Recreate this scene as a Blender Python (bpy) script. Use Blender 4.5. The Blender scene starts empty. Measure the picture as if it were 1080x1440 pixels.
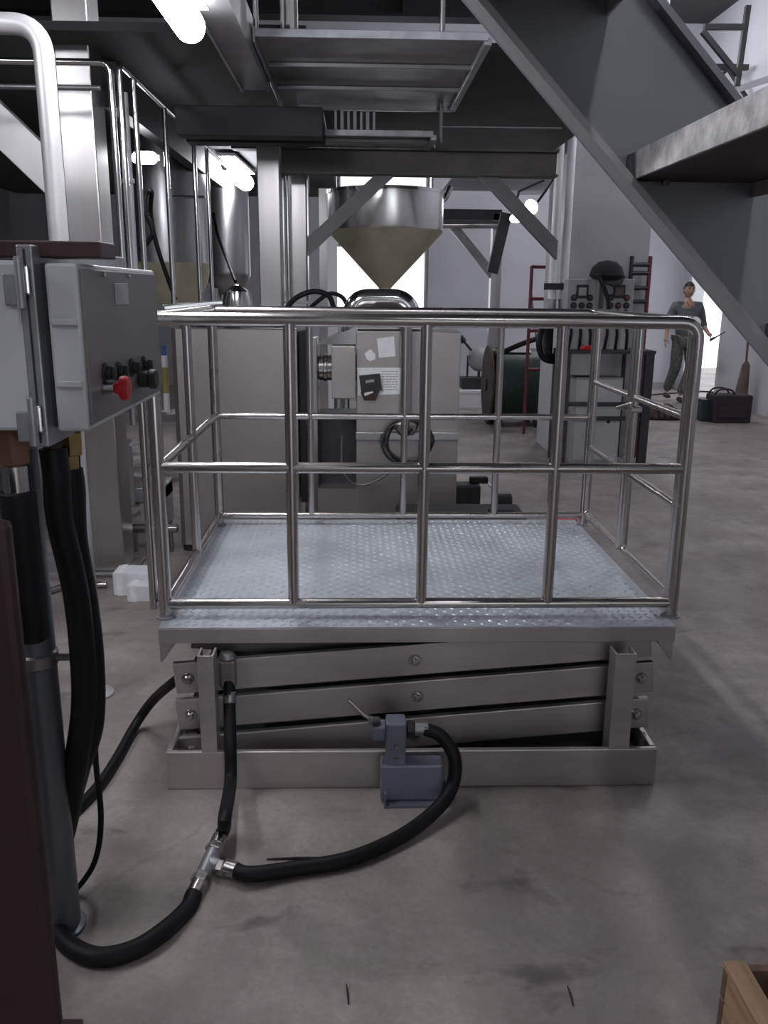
import bpy, bmesh, math, random
from mathutils import Vector, Matrix
random.seed(7)
scn = bpy.context.scene
col = scn.collection

# ------------------------------------------------------------------ camera
F = 1209.4
YAW, PITCH, ROLL = .0329, .2524, .0091
CAM = Vector((-.2136, -2.6795, 1.5748))
_f = Vector((math.sin(YAW)*math.cos(PITCH), math.cos(YAW)*math.cos(PITCH), -math.sin(PITCH)))
_r0 = Vector((math.cos(YAW), -math.sin(YAW), 0)); _u0 = _r0.cross(_f)
_r = _r0*math.cos(ROLL)+_u0*math.sin(ROLL); _u = -_r0*math.sin(ROLL)+_u0*math.cos(ROLL)
cd = bpy.data.cameras.new('camera'); cam = bpy.data.objects.new('camera', cd); col.objects.link(cam)
cd.sensor_fit = 'VERTICAL'; cd.sensor_height = 36; cd.sensor_width = 27; cd.lens = F/1440*36
cd.clip_start = .02; cd.clip_end = 200
cam.matrix_world = Matrix(((_r.x, _u.x, -_f.x, CAM.x), (_r.y, _u.y, -_f.y, CAM.y), (_r.z, _u.z, -_f.z, CAM.z), (0, 0, 0, 1)))
scn.camera = cam

# ------------------------------------------------------------------ world and exposure
w = bpy.data.worlds.new('world'); scn.world = w; w.use_nodes = True
bg = w.node_tree.nodes['Background']; bg.inputs[0].default_value = (.90, .95, 1.0, 1); bg.inputs[1].default_value = 2.2
scn.view_settings.view_transform = 'Standard'; scn.view_settings.look = 'None'
scn.view_settings.gamma = 1; scn.view_settings.use_curve_mapping = False
scn.view_settings.exposure = -0.2

# ------------------------------------------------------------------ helpers
def ray(px, py): return _r*((px-540)/F)+_u*((720-py)/F)+_f
def at(px, py, Y):
    d = ray(px, py); return CAM+d*((Y-CAM.y)/d.y)
def fl(px, py, Z=0.):
    d = ray(px, py); return CAM+d*((Z-CAM.z)/d.z)
def atX(px, py, X):
    d = ray(px, py); return CAM+d*((X-CAM.x)/d.x)
def pm(n, Y): return n*(Y-CAM.y)/F

WL = {}
def _link(name, me, mat, parent):
    o = bpy.data.objects.new(name, me); col.objects.link(o)
    if mat: me.materials.append(mat)
    if parent: o.parent = parent
    return o
def obj(name, bm, mat, parent=None, smooth=False, auto=False):
    """one mesh object; its origin goes to the centre of its vertices"""
    c = Vector((0, 0, 0))
    for v in bm.verts: c += v.co
    c /= max(1, len(bm.verts))
    for v in bm.verts: v.co -= c
    me = bpy.data.meshes.new(name)
    bmesh.ops.recalc_face_normals(bm, faces=bm.faces[:])
    bm.to_mesh(me); bm.free()
    if smooth:
        for p in me.polygons: p.use_smooth = True
        if auto:
            me.set_sharp_from_angle(angle=math.radians(35))
    o = _link(name, me, mat, parent)
    o.location = c-(WL[parent.name] if parent else Vector((0, 0, 0)))
    WL[o.name] = c.copy()
    return o
def tag(o, label=None, cat=None, group=None, kind=None):
    if label: o['label'] = label
    if cat: o['category'] = cat
    if group: o['group'] = group
    if kind: o['kind'] = kind
    return o
def thing(name, label, cat, loc=(0, 0, 0), group=None):
    o = bpy.data.objects.new(name, None); col.objects.link(o); o.location = loc; o.empty_display_size = .05
    WL[o.name] = Vector(loc); return tag(o, label, cat, group)
def struct(o): o['kind'] = 'structure'; return o

def abox(bm, x0, x1, y0, y1, z0, z1, bev=0):
    b = bmesh.new()
    bmesh.ops.create_cube(b, size=1)
    for v in b.verts:
        v.co = Vector(((x0+x1)/2+v.co.x*abs(x1-x0), (y0+y1)/2+v.co.y*abs(y1-y0), (z0+z1)/2+v.co.z*abs(z1-z0)))
    if bev: bmesh.ops.bevel(b, geom=b.edges[:], offset=bev, segments=2, affect='EDGES', profile=.5)
    _join(bm, b); return bm
def _join(bm, b):
    m = {}
    for v in b.verts: m[v] = bm.verts.new(v.co)
    for f in b.faces:
        try: bm.faces.new([m[v] for v in f.verts])
        except ValueError: pass
    b.free()
def box(name, x0, x1, y0, y1, z0, z1, mat, parent=None, bev=0.):
    return obj(name, abox(bmesh.new(), x0, x1, y0, y1, z0, z1, bev), mat, parent)
def abar(bm, p0, p1, wd, ht, up=(0, 0, 1), bev=0):
    """box from p0 to p1, wd across, ht along up"""
    p0 = Vector(p0); p1 = Vector(p1); d = (p1-p0); L = d.length; d.normalize(); up = Vector(up)
    s = d.cross(up).normalized(); t = s.cross(d).normalized()
    b = bmesh.new(); bmesh.ops.create_cube(b, size=1)
    for v in b.verts: v.co = Vector((v.co.x*L, v.co.y*wd, v.co.z*ht))
    if bev: bmesh.ops.bevel(b, geom=b.edges[:], offset=bev, segments=2, affect='EDGES', profile=.5)
    m = (p0+p1)/2
    for v in b.verts: v.co = m+d*v.co.x+s*v.co.y+t*v.co.z
    _join(bm, b); return bm
def bar(name, p0, p1, wd, ht, mat, parent=None, up=(0, 0, 1), bev=0):
    return obj(name, abar(bmesh.new(), p0, p1, wd, ht, up, bev), mat, parent)
def braceXZ(name, p0, p1, wd, dy, mat, parent):
    """diagonal brace: cut level at p0 (top), cut upright at p1 (side)"""
    p0 = Vector(p0); p1 = Vector(p1); d = (p1-p0).normalized(); hx = wd/2/abs(d.z); hz = wd/2/abs(d.x)
    P = [(p0.x-hx, p0.y, p0.z), (p0.x+hx, p0.y, p0.z)]
    s = -1 if d.x < 0 else 1
    Q = [(p1.x, p0.y, p1.z+(hz if s > 0 else -hz)), (p1.x, p0.y, p1.z-(hz if s > 0 else -hz))]
    return prism(name, P+Q, (0, dy, 0), mat, parent)
def smoothpts(pts, n=8):
    pts = [Vector(p) for p in pts]; out = []
    P = [pts[0]*2-pts[1]]+pts+[pts[-1]*2-pts[-2]]
    for i in range(1, len(P)-2):
        a, b, c, d = P[i-1:i+3]
        for k in range(n):
            t = k/n
            out.append(.5*((2*b)+(c-a)*t+(2*a-5*b+4*c-d)*t*t+(3*b-a-3*c+d)*t**3))
    out.append(pts[-1]); return out
def atube(bm, pts, r, seg=12, cap=True):
    pts = [Vector(p) for p in pts]; rr = r if isinstance(r, (list, tuple)) else [r]*len(pts)
    rings = []; nrm = None
    for i, p in enumerate(pts):
        a = pts[max(0, i-1)]; b = pts[min(len(pts)-1, i+1)]; t = (b-a).normalized()
        if i and i < len(pts)-1:
            t1 = (p-a).normalized(); t2 = (b-p).normalized(); t = (t1+t2).normalized() if (t1+t2).length > 1e-6 else t1
        if nrm is None:
            nrm = t.orthogonal().normalized()
        nrm = (nrm-t*nrm.dot(t)).normalized(); bn = t.cross(nrm)
        rings.append([bm.verts.new(p+(nrm*math.cos(2*math.pi*k/seg)+bn*math.sin(2*math.pi*k/seg))*rr[i]) for k in range(seg)])
    for i in range(len(rings)-1):
        for k in range(seg):
            bm.faces.new((rings[i][k], rings[i][(k+1) % seg], rings[i+1][(k+1) % seg], rings[i+1][k]))
    if cap:
        bm.faces.new(rings[0][::-1]); bm.faces.new(rings[-1])
    return bm
def tube(name, pts, r, mat, parent=None, seg=12, sm=0):
    if sm: pts = smoothpts(pts, sm)
    return obj(name, atube(bmesh.new(), pts, r, seg), mat, parent, True, True)
def bend(pts, rad, n=6):
    """polyline with rounded corners"""
    pts = [Vector(p) for p in pts]; out = [pts[0]]
    for i in range(1, len(pts)-1):
        a = (pts[i-1]-pts[i]).normalized(); b = (pts[i+1]-pts[i]).normalized()
        p0 = pts[i]+a*rad; p1 = pts[i]+b*rad
        for k in range(n+1):
            t = k/n; out.append(p0*(1-t)**2+pts[i]*2*t*(1-t)+p1*t*t)
    out.append(pts[-1]); return out
def alathe(bm, prof, c, axis=(0, 0, 1), seg=32):
    """prof: (radius, distance along axis); closed where radius is 0"""
    c = Vector(c); ax = Vector(axis).normalized(); n = ax.orthogonal().normalized(); b = ax.cross(n); rings = []
    for r, h in prof:
        if r < 1e-6: rings.append([bm.verts.new(c+ax*h)])
        else: rings.append([bm.verts.new(c+ax*h+(n*math.cos(2*math.pi*k/seg)+b*math.sin(2*math.pi*k/seg))*r) for k in range(seg)])
    for i in range(len(rings)-1):
        A, B = rings[i], rings[i+1]
        for k in range(seg):
            k2 = (k+1) % seg
            if len(A) == 1 and len(B) == 1: continue
            if len(A) == 1: bm.faces.new((A[0], B[k], B[k2]))
            elif len(B) == 1: bm.faces.new((A[k], A[k2], B[0]))
            else: bm.faces.new((A[k], A[k2], B[k2], B[k]))
    return bm
def lathe(name, prof, c, mat, parent=None, axis=(0, 0, 1), seg=32):
    return obj(name, alathe(bmesh.new(), prof, c, axis, seg), mat, parent, True, True)
def cyl(name, p0, p1, r, mat, parent=None, seg=20, hexa=False):
    p0 = Vector(p0); p1 = Vector(p1); L = (p1-p0).length; b = min(r*.12, L*.2)
    return lathe(name, [(0, 0), (r-b, 0), (r, b), (r, L-b), (r-b, L), (0, L)], p0, mat, parent, p1-p0, 6 if hexa else seg)
def prism(name, poly, v, mat, parent=None):
    """poly of world points pushed along v"""
    bm = bmesh.new(); v = Vector(v); A = [bm.verts.new(Vector(p)) for p in poly]; B = [bm.verts.new(Vector(p)+v) for p in poly]
    n = len(A); bm.faces.new(A); bm.faces.new(B[::-1])
    for i in range(n): bm.faces.new((A[i], A[(i+1) % n], B[(i+1) % n], B[i]))
    return obj(name, bm, mat, parent)

# ------------------------------------------------------------------ materials
MATS = {}
def mat(name, color, rough=.5, metal=0., noise=0., scale=6., bump=0., stretch=(1, 1, 1), emit=None, es=0., rvar=0., spec=.5, col2=None):
    m = bpy.data.materials.new(name); m.use_nodes = True; nt = m.node_tree; b = nt.nodes['Principled BSDF']
    b.inputs['Base Color'].default_value = (*color, 1); b.inputs['Roughness'].default_value = rough; b.inputs['Metallic'].default_value = metal
    b.inputs['Specular IOR Level'].default_value = spec
    if emit: b.inputs['Emission Color'].default_value = (*emit, 1); b.inputs['Emission Strength'].default_value = es
    if noise or bump or rvar:
        tc = nt.nodes.new('ShaderNodeTexCoord'); mp = nt.nodes.new('ShaderNodeMapping'); mp.inputs['Scale'].default_value = stretch
        nz = nt.nodes.new('ShaderNodeTexNoise'); nz.inputs['Scale'].default_value = scale; nz.inputs['Detail'].default_value = 5
        nt.links.new(tc.outputs['Object'], mp.inputs[0]); nt.links.new(mp.outputs[0], nz.inputs['Vector'])
        if noise:
            cr = nt.nodes.new('ShaderNodeMix'); cr.data_type = 'RGBA'
            c2 = col2 or tuple(c*(1-noise) for c in color)
            rp = nt.nodes.new('ShaderNodeMapRange'); rp.inputs[1].default_value = .35; rp.inputs[2].default_value = .68
            nt.links.new(nz.outputs[0], rp.inputs[0]); nt.links.new(rp.outputs[0], cr.inputs[0])
            cr.inputs[6].default_value = (*color, 1); cr.inputs[7].default_value = (*c2, 1)
            nt.links.new(cr.outputs[2], b.inputs['Base Color'])
        if rvar:
            mr = nt.nodes.new('ShaderNodeMapRange'); mr.inputs[3].default_value = max(.02, rough-rvar); mr.inputs[4].default_value = rough+rvar
            nt.links.new(nz.outputs[0], mr.inputs[0]); nt.links.new(mr.outputs[0], b.inputs['Roughness'])
        if bump:
            bp = nt.nodes.new('ShaderNodeBump'); bp.inputs['Strength'].default_value = bump; bp.inputs['Distance'].default_value = .01
            nt.links.new(nz.outputs[0], bp.inputs['Height']); nt.links.new(bp.outputs[0], b.inputs['Normal'])
    MATS[name] = m; return m
M = MATS
mat('tube_steel', (.52, .487, .478), .27, 1, noise=.06, scale=6, rvar=.02)
mat('brushed', (.52, .50, .50), .30, 1, noise=.07, scale=3, stretch=(5, 5, .4), rvar=.04)
mat('brushed_h', (.50, .465, .455), .42, .9, noise=.06, scale=3, stretch=(1, 1, 1.5), rvar=.03)
mat('lift_steel', (.55, .505, .495), .42, .7, noise=.22, scale=3.2, stretch=(.7, 1, 3), rvar=.05)
mat('polished', (.72, .71, .71), .14, 1, noise=.1, scale=3, rvar=.04)
mat('dull_steel', (.33, .32, .325), .42, .9, noise=.25, scale=5, rvar=.08)
mat('dark_steel', (.060, .058, .062), .5, .5, noise=.3, scale=6)
mat('brown_beam', (.105, .095, .085), .55, .3, noise=.3, scale=4)
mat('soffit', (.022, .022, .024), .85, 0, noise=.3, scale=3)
mat('deck', (.60, .63, .68), .40, .35, noise=.30, scale=3.0, rvar=.1)
mat('galv', (.40, .405, .43), .45, .7, noise=.3, scale=9, rvar=.1)
mat('stair_grey', (.24, .245, .27), .55, .2, noise=.18, scale=2.2)
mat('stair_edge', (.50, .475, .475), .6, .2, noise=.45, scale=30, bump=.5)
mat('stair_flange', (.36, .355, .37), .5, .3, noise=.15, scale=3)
mat('stair_under_shade', (.06, .042, .048), .7, .0, noise=.3, scale=2.5)  # tread colour darkened for the blocked light below the stairs
mat('box_grey', (.52, .525, .545), .5, .1, noise=.12, scale=4)
mat('lid_face', (.20, .185, .19), .5, .2, noise=.15, scale=4)  # lid front darkened in colour, as it is turned from the light
mat('rubber', (.009, .008, .010), .55, 0, noise=.3, scale=20, spec=.25)
mat('black', (.018, .018, .02), .6)
mat('black_cloth', (.012, .012, .014), .95)
mat('rust', (.085, .058, .048), .7, .2, noise=.4, scale=7)
mat('dark_beam', (.026, .025, .027), .6, .2, noise=.3, scale=4)
mat('brace', (.15, .147, .148), .5, .6, noise=.25, scale=5)
mat('brass', (.46, .34, .15), .38, 1, noise=.25, scale=20)
mat('copper', (.26, .15, .10), .45, .9)
mat('red', (.52, .018, .03), .4)
mat('red_frame', (.15, .03, .045), .5, .1)
mat('maroon', (.062, .032, .034), .55, .2, noise=.25, scale=4)
mat('pipe_blue', (.17, .185, .215), .40, .6, noise=.25, scale=5, stretch=(1, 1, .4))
mat('white_pipe', (.72, .71, .74), .4)
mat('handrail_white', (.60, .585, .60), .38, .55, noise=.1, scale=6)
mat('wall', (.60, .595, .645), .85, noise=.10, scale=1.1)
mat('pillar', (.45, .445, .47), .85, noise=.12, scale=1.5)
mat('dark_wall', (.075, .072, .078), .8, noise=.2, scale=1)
mat('roof', (.05, .05, .054), .8, noise=.25, scale=1)
mat('olive', (.55, .515, .38), .5, .1, noise=.25, scale=5)
mat('tank', (.40, .395, .41), .30, 1, noise=.15, scale=3, stretch=(3, 3, .3), rvar=.06)
mat('hopper', (.88, .87, .86), .24, 1, noise=.12, scale=4, stretch=(3, 3, .3))
mat('valve_blue', (.22, .232, .30), .5, .25, noise=.2, scale=8)
mat('green', (.012, .032, .026), .5, noise=.4, scale=30, stretch=(14, 1, 1))
mat('paper', (.90, .90, .91), .8, noise=.12, scale=30)
mat('wood', (.46, .30, .17), .65, noise=.4, scale=4, stretch=(9, 1, 9))
mat('wood_dark', (.19, .115, .085), .7, noise=.4, scale=5, stretch=(9, 1, 9))
mat('panel_grey', (.34, .34, .355), .5, noise=.1, scale=5)
mat('foam', (.76, .76, .80), .8, noise=.08, scale=9)
mat('brown_cloth', (.15, .115, .10), .9, noise=.3, scale=9)
mat('bag', (.035, .020, .027), .7, noise=.3, scale=9)
mat('skin', (.42, .25, .185), .55)
mat('hair', (.012, .011, .011), .6)
mat('shirt', (.135, .145, .155), .9, noise=.25, scale=9)
mat('trousers', (.16, .155, .15), .9, noise=.6, scale=22)
mat('shoe', (.03, .025, .028), .6)
mat('yellow', (.36, .30, .12), .5)
mat('blue', (.05, .10, .28), .5)
mat('meter', (.12, .07, .07), .25)
mat('tube_light', (1, 1, 1), .4, emit=(.93, .95, 1.0), es=60)
mat('bulb_light', (1, 1, 1), .4, emit=(1.0, .97, .95), es=14)
def glassmat():
    m = bpy.data.materials.new('glass'); m.use_nodes = True; nt = m.node_tree; nt.nodes.remove(nt.nodes['Principled BSDF'])
    g = nt.nodes.new('ShaderNodeBsdfGlossy'); g.inputs['Roughness'].default_value = .05
    t = nt.nodes.new('ShaderNodeBsdfTransparent'); x = nt.nodes.new('ShaderNodeMixShader'); x.inputs[0].default_value = .08
    nt.links.new(t.outputs[0], x.inputs[1]); nt.links.new(g.outputs[0], x.inputs[2])
    nt.links.new(x.outputs[0], nt.nodes['Material Output'].inputs[0]); MATS['glass'] = m
glassmat()
def floormat():
    m = bpy.data.materials.new('concrete_floor'); m.use_nodes = True; nt = m.node_tree; b = nt.nodes['Principled BSDF']; L = nt.links.new
    tc = nt.nodes.new('ShaderNodeTexCoord')
    def nz(sc, det, st=(1, 1, 1)):
        mp = nt.nodes.new('ShaderNodeMapping'); mp.inputs['Scale'].default_value = st; L(tc.outputs['Object'], mp.inputs[0])
        n = nt.nodes.new('ShaderNodeTexNoise'); n.inputs['Scale'].default_value = sc; n.inputs['Detail'].default_value = det; n.inputs['Roughness'].default_value = .62; n.inputs['Distortion'].default_value = .35
        L(mp.outputs[0], n.inputs['Vector']); return n
    def rng(n, a, c, o0=0., o1=1.):
        r = nt.nodes.new('ShaderNodeMapRange'); r.inputs[1].default_value = a; r.inputs[2].default_value = c; r.inputs[3].default_value = o0; r.inputs[4].default_value = o1
        L(n.outputs[0], r.inputs[0]); return r
    def mix(fac, c1, c2):
        x = nt.nodes.new('ShaderNodeMix'); x.data_type = 'RGBA'; L(fac.outputs[0], x.inputs[0])
        for s, c in ((6, c1), (7, c2)):
            if isinstance(c, tuple): x.inputs[s].default_value = (*c, 1)
            else: L(c.outputs[2], x.inputs[s])
        return x
    big = rng(nz(.7, 5), .38, .62); mid = rng(nz(2.6, 12), .40, .62); fine = rng(nz(13, 10), .34, .68); grit = rng(nz(60, 4), .35, .65)
    pale = rng(nz(1.5, 10, (1.3, 1, 1)), .54, .70); dark = rng(nz(3.1, 10, (1, 1.5, 1)), .60, .70); streak = rng(nz(1.2, 9, (1, 4.5, 1)), .56, .68)
    def sc_(n, k):
        m_ = nt.nodes.new('ShaderNodeMath'); m_.operation = 'MULTIPLY'; m_.inputs[1].default_value = k; L(n.outputs[0], m_.inputs[0]); return m_
    c1 = mix(big, (.45, .385, .365), (.29, .246, .235)); c2 = mix(sc_(mid, .9), c1, (.235, .198, .188))
    c3 = mix(sc_(fine, .4), c2, (.17, .146, .138)); c3 = mix(sc_(pale, .6), c3, (.47, .41, .385)); c3 = mix(sc_(streak, .35), c3, (.20, .17, .16)); c3 = mix(sc_(grit, .25), c3, (.16, .14, .13))
    c4 = mix(sc_(dark, .8), c3, (.10, .083, .08))
    v = nt.nodes.new('ShaderNodeTexVoronoi'); v.feature = 'DISTANCE_TO_EDGE'; v.inputs['Scale'].default_value = .45
    nv = nz(3.0, 5); ad = nt.nodes.new('ShaderNodeMixRGB'); ad.inputs[0].default_value = .16; L(tc.outputs['Object'], ad.inputs[1]); L(nv.outputs['Color'], ad.inputs[2]); L(ad.outputs[0], v.inputs['Vector'])
    ck = rng(v, 0., .003, .22, 0.); c5 = mix(ck, c4, (.07, .06, .058))
    L(c5.outputs[2], b.inputs['Base Color'])
    rr = rng(nz(2.3, 6), .3, .7, .42, .68); L(rr.outputs[0], b.inputs['Roughness'])
    bp = nt.nodes.new('ShaderNodeBump'); bp.inputs['Strength'].default_value = .22; bp.inputs['Distance'].default_value = .01
    L(fine.outputs[0], bp.inputs['Height']); L(bp.outputs[0], b.inputs['Normal']); MATS['floor'] = m
floormat()

# ------------------------------------------------------------------ the hall
HW, YB, XR, XL, ZC = 12, 11.9, 5.2, -4.6, 5.6
struct(box('floor', -8, 12, -11, 16, -.1, 0, M['floor']))
struct(box('ceiling', XL-.2, XR+.2, -9.0, YB+.2, ZC, ZC+.15, M['roof']))
WX0, WX1, WZ0, WZ1 = at(468, 300, YB).x, at(604, 300, YB).x, .95, 3.62
bm = bmesh.new()
abox(bm, XL-.2, WX0, YB, YB+.2, 0, ZC); abox(bm, WX1, XR+.2, YB, YB+.2, 0, ZC)
abox(bm, WX0, WX1, YB, YB+.2, 0, WZ0); abox(bm, WX0, WX1, YB, YB+.2, WZ1, ZC)
struct(obj('wall_back', bm, M['wall']))
DY0, DY1, DZ = 10.15, 11.55, 2.5
bm = bmesh.new()
abox(bm, XR, XR+.2, -9, DY0, 0, ZC); abox(bm, XR, XR+.2, DY1, YB, 0, ZC); abox(bm, XR, XR+.2, DY0, DY1, DZ, ZC)
struct(obj('wall_right', bm, M['wall']))
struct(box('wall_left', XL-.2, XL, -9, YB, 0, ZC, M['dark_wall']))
bm = bmesh.new()
abox(bm, XL, .2, -9, -8.8, 0, ZC); abox(bm, 4.2, XR, -9, -8.8, 0, ZC); abox(bm, .2, 4.2, -9, -8.8, 3.4, ZC)
struct(obj('wall_front', bm, M['wall']))
# window behind the hopper
wn = thing('window_1', None, None, ((WX0+WX1)/2, YB+.1, WZ0)); struct(wn)
for x in (WX0+.03, WX1-.03): box('window_frame', x-.03, x+.03, YB+.05, YB+.13, WZ0, WZ1, M['white_pipe'], wn)
for z in (WZ0+.03, (WZ0+WZ1)/2, WZ1-.03): box('window_frame', WX0+.06, WX1-.06, YB+.05, YB+.13, z-.03, z+.03, M['white_pipe'], wn)
xm = (WX0+WX1)/2
box('mullion', xm-.02, xm+.02, YB+.06, YB+.12, WZ0+.06, WZ1-.06, M['white_pipe'], wn)
for a, b in ((WX0+.06, xm-.02), (xm+.02, WX1-.06)):
    for c, d in ((WZ0+.06, (WZ0+WZ1)/2-.03), ((WZ0+WZ1)/2+.03, WZ1-.06)):
        box('pane', a, b, YB+.085, YB+.091, c, d, M['glass'], wn)
# doorway frame in the right wall
dn = thing('door_1', None, None, (XR, (DY0+DY1)/2, 0)); struct(dn)
box('door_frame', XR-.02, XR+.2, DY0, DY0+.05, 0, DZ, M['white_pipe'], dn)
box('door_frame', XR-.02, XR+.2, DY1-.05, DY1, 0, DZ, M['white_pipe'], dn)
box('door_frame', XR-.02, XR+.2, DY0+.05, DY1-.05, DZ-.05, DZ, M['white_pipe'], dn)
struct(box('baseboard_back', WX1+.3, XR, YB-.015, YB, 0, .1, M['panel_grey']))

# ------------------------------------------------------------------ scissor lift
W2, D, ZT, ZM, ZB, ZD, ZU = .84, 1.149, 1.4855, 1.0277, .572, .524, 1.19
ZL = at(953, 715, 0).z
lift = thing('scissor_lift', 'stainless scissor lift platform with tubular guard rails and tread-plate deck', 'lift platform', (0, .5, 0))
S = M['tube_steel']; LS = M['lift_steel']
BX0, BX1, BY = -.826, .769, -.184
box('base_rail', BX0, BX1, BY, BY+.02, 0, .134, LS, lift, .004)
box('base_rail', BX0, BX1, 1.06, 1.08, 0, .134, LS, lift, .004)
for x in (BX0, BX1-.02): box('base_rail', x, x+.02, BY+.02, 1.06, 0, .134, LS, lift, .004)
box('base_plate', BX0+.02, BX1-.02, BY+.02, 1.06, .002, .012, M['dark_steel'], lift)
for x in (BX0+.03, BX1-.07): box('base_channel', x, x+.04, BY+.03, 1.05, .012, .075, M['dull_steel'], lift)
SY = -.092
XA, XB = at(222, 890, SY).x, at(950, 890, SY).x
ZS = at(500, 904, SY).z
box('deck_skirt', XA, XB, SY, SY+.012, ZS, ZD-.004, LS, lift, .002)
box('deck_skirt', XA, XB, 1.24, 1.252, ZS, ZD-.004, LS, lift, .002)
for x in (XA, XB-.012): box('deck_skirt', x, x+.012, SY+.012, 1.24, ZS, ZD-.004, LS, lift, .002)
for x, s in ((XA, 1), (XB, -1)):
    prism('lip_bracket', [(x, SY+.012, ZS), (x+s*.055, SY+.012, ZS), (x+s*.008, SY+.012, ZS-.068), (x, SY+.012, ZS-.068)], (0, .012, 0), LS, lift)
    box('toe_plate', min(x, x+s*.008), max(x, x+s*.008), SY+.024, 1.23, ZS-.06, ZS-.001, M['dull_steel'], lift)
box('deck_joist', -.80, .78, .2, .25, ZS-.03, ZD-.014, M['dark_steel'], lift)
box('deck_joist', -.80, .78, .9, .95, ZS-.03, ZD-.014, M['dark_steel'], lift)
dk = box('deck_plate', XA+.002, XB-.002, SY+.001, 1.249, ZD-.006, ZD, M['deck'], lift)
bm = bmesh.new()
nx, ny = 58, 46; px_, py_ = (XB-XA-.04)/nx, (1.249-SY-.03)/ny
for i in range(nx):
    for j in range(ny):
        cx, cy = XA+.03+i*px_, SY+.02+j*py_; sg = 1 if (i+j) % 2 else -1
        a = Vector((math.cos(.78), sg*math.sin(.78), 0))*.0125; b = Vector((-a.y, a.x, 0)).normalized()*.0045; c = Vector((cx, cy, ZD))
        vs = [bm.verts.new(c+q) for q in (a, b, -a, -b)]
        up = [bm.verts.new(c+q*.6+Vector((0, 0, .0028))) for q in (a, -a)]
        bm.faces.new((vs[0], vs[1], up[0])); bm.faces.new((vs[1], vs[2], up[1], up[0])); bm.faces.new((vs[2], vs[3], up[1])); bm.faces.new((vs[3], vs[0], up[0], up[1]))
tr = obj('tread_lugs', bm, M['deck'], dk); tr['kind'] = 'stuff'
# support legs
for px, wpx in ((294, 24), (871, 32)):
    p = at(px, 985, -.15); q = pm(wpx, -.15)/2
    bm = bmesh.new(); abox(bm, p.x-q, p.x+q, -.183, -.176, .1, ZS-.004, .001); abox(bm, p.x-q, p.x-q+.006, -.176, -.115, .1, ZS-.004); abox(bm, p.x+q-.006, p.x+q, -.176, -.115, .1, ZS-.004)
    obj('support_leg', bm, LS, lift)
# scissor arms and pins
AY = -.062
AR = [((246, 953), (915, 900)), ((250, 1004), (918, 950)), ((252, 1056), (911, 1000))]
for k, (a, b) in enumerate(AR):
    p, q = at(*a, AY), at(*b, AY)
    arm = bar('scissor_arm', p, q, .024, pm(50, AY), LS, lift, (0, 0, 1), .004)
    d = (q-p).normalized()
    for t in (p+d*.045, (p+q)/2+d*.004, q-d*.045):
        if k == 0 and t is not None and t.x > .5: continue
        bt = lathe('pivot_bolt', [(0, -.004), (.021, -.004), (.021, .003), (.019, .006), (.013, .006), (.0135, .013), (.009, .018), (0, .019)], t+Vector((0, -.012, 0)), M['tube_steel'], arm, (0, -1, 0), 20)
    # crossing partner behind, and the far side pair
    zz = (p.z+q.z)/2
    bar('inner_arm', Vector((p.x+.05, .0, 2*zz-p.z)), Vector((q.x-.05, .0, 2*zz-q.z)), .02, .09, M['dull_steel'], lift)
    bar('scissor_arm', p+Vector((0, 1.05, 0)), q+Vector((0, 1.05, 0)), .024, pm(50, AY), LS, lift)
for k in range(2):
    z = .135+k*.09
    cyl('cross_shaft', (-.02+.3*k, -.02, z+.11), (-.02+.3*k, .98, z+.11), .022, M['dull_steel'], lift)
p = at(268, 1041, -.06)
lathe('roller', [(.016, 0), (.034, 0), (.036, .004), (.036, .04), (.034, .044), (.016, .044), (.014, .02), (.016, 0)], p, M['tube_steel'], lift, (0, 1, 0), 28)
# hydraulic port block on the lift behind the left leg
p = at(321, 945, -.1)
pb = obj('port_block', abox(bmesh.new(), p.x-.03, p.x+.026, -.12, -.078, p.z-.055, p.z+.05, .012), M['dull_steel'], lift)
lathe('port_dome', [(.026, 0), (.028, .008), (.02, .022), (0, .027)], p+Vector((0, 0, .045)), M['dull_steel'], pb)
# railing: tubes as parts
RT, RM, RP = .0205, .0145, .0185
tube('top_rail', bend([(-W2, D, ZB), (-W2, D, ZT), (-W2, 0, ZT), (-W2, 0, ZD+.004)], .05), RT, S, lift, 14)
tube('top_rail', bend([(-W2+.02, 0, ZT), (W2, 0, ZT), (W2, 0, ZD+.004)], .055), RT, S, lift, 14)
tube('top_rail', bend([(-W2+.02, D, ZT), (W2, D, ZT), (W2, D, ZD+.004)], .05), RT*.9, S, lift, 14)
for y in (0, D):
    for x in (-.5, 0, .5): tube('rail_post', [(x*W2, y, ZB+.004), (x*W2, y, ZT-.012)], RP if y == 0 else .0155, S, lift)
    for z in (ZM, ZB): tube('guard_rail', [(-W2+.012, y, z), (W2-.012, y, z)], .0175 if y == 0 else RM, S, lift)
tube('rail_post', [(-W2, D, ZD), (-W2, D, ZT-.012)], RP, S, lift)
tube('rail_post', [(-W2-.045, .03, ZD+.02), (-W2-.045, .03, ZT-.03)], .014, S, lift)
tube('rail_post', [(-W2, D*.5, ZB), (-W2, D*.5, ZT-.012)], RP*.95, S, lift)
for z in (ZM, ZB): tube('guard_rail', [(-W2, .012, z), (-W2, D-.012, z)], .0165, S, lift)
for x in (-W2, W2):
    for y in (0, D): lathe('post_foot', [(.032, 0), (.032, .005), (.024, .008), (.024, .012), (.0, .012)], (x, y, ZD), M['galv'], lift, (0, 0, 1), 16)
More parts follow.
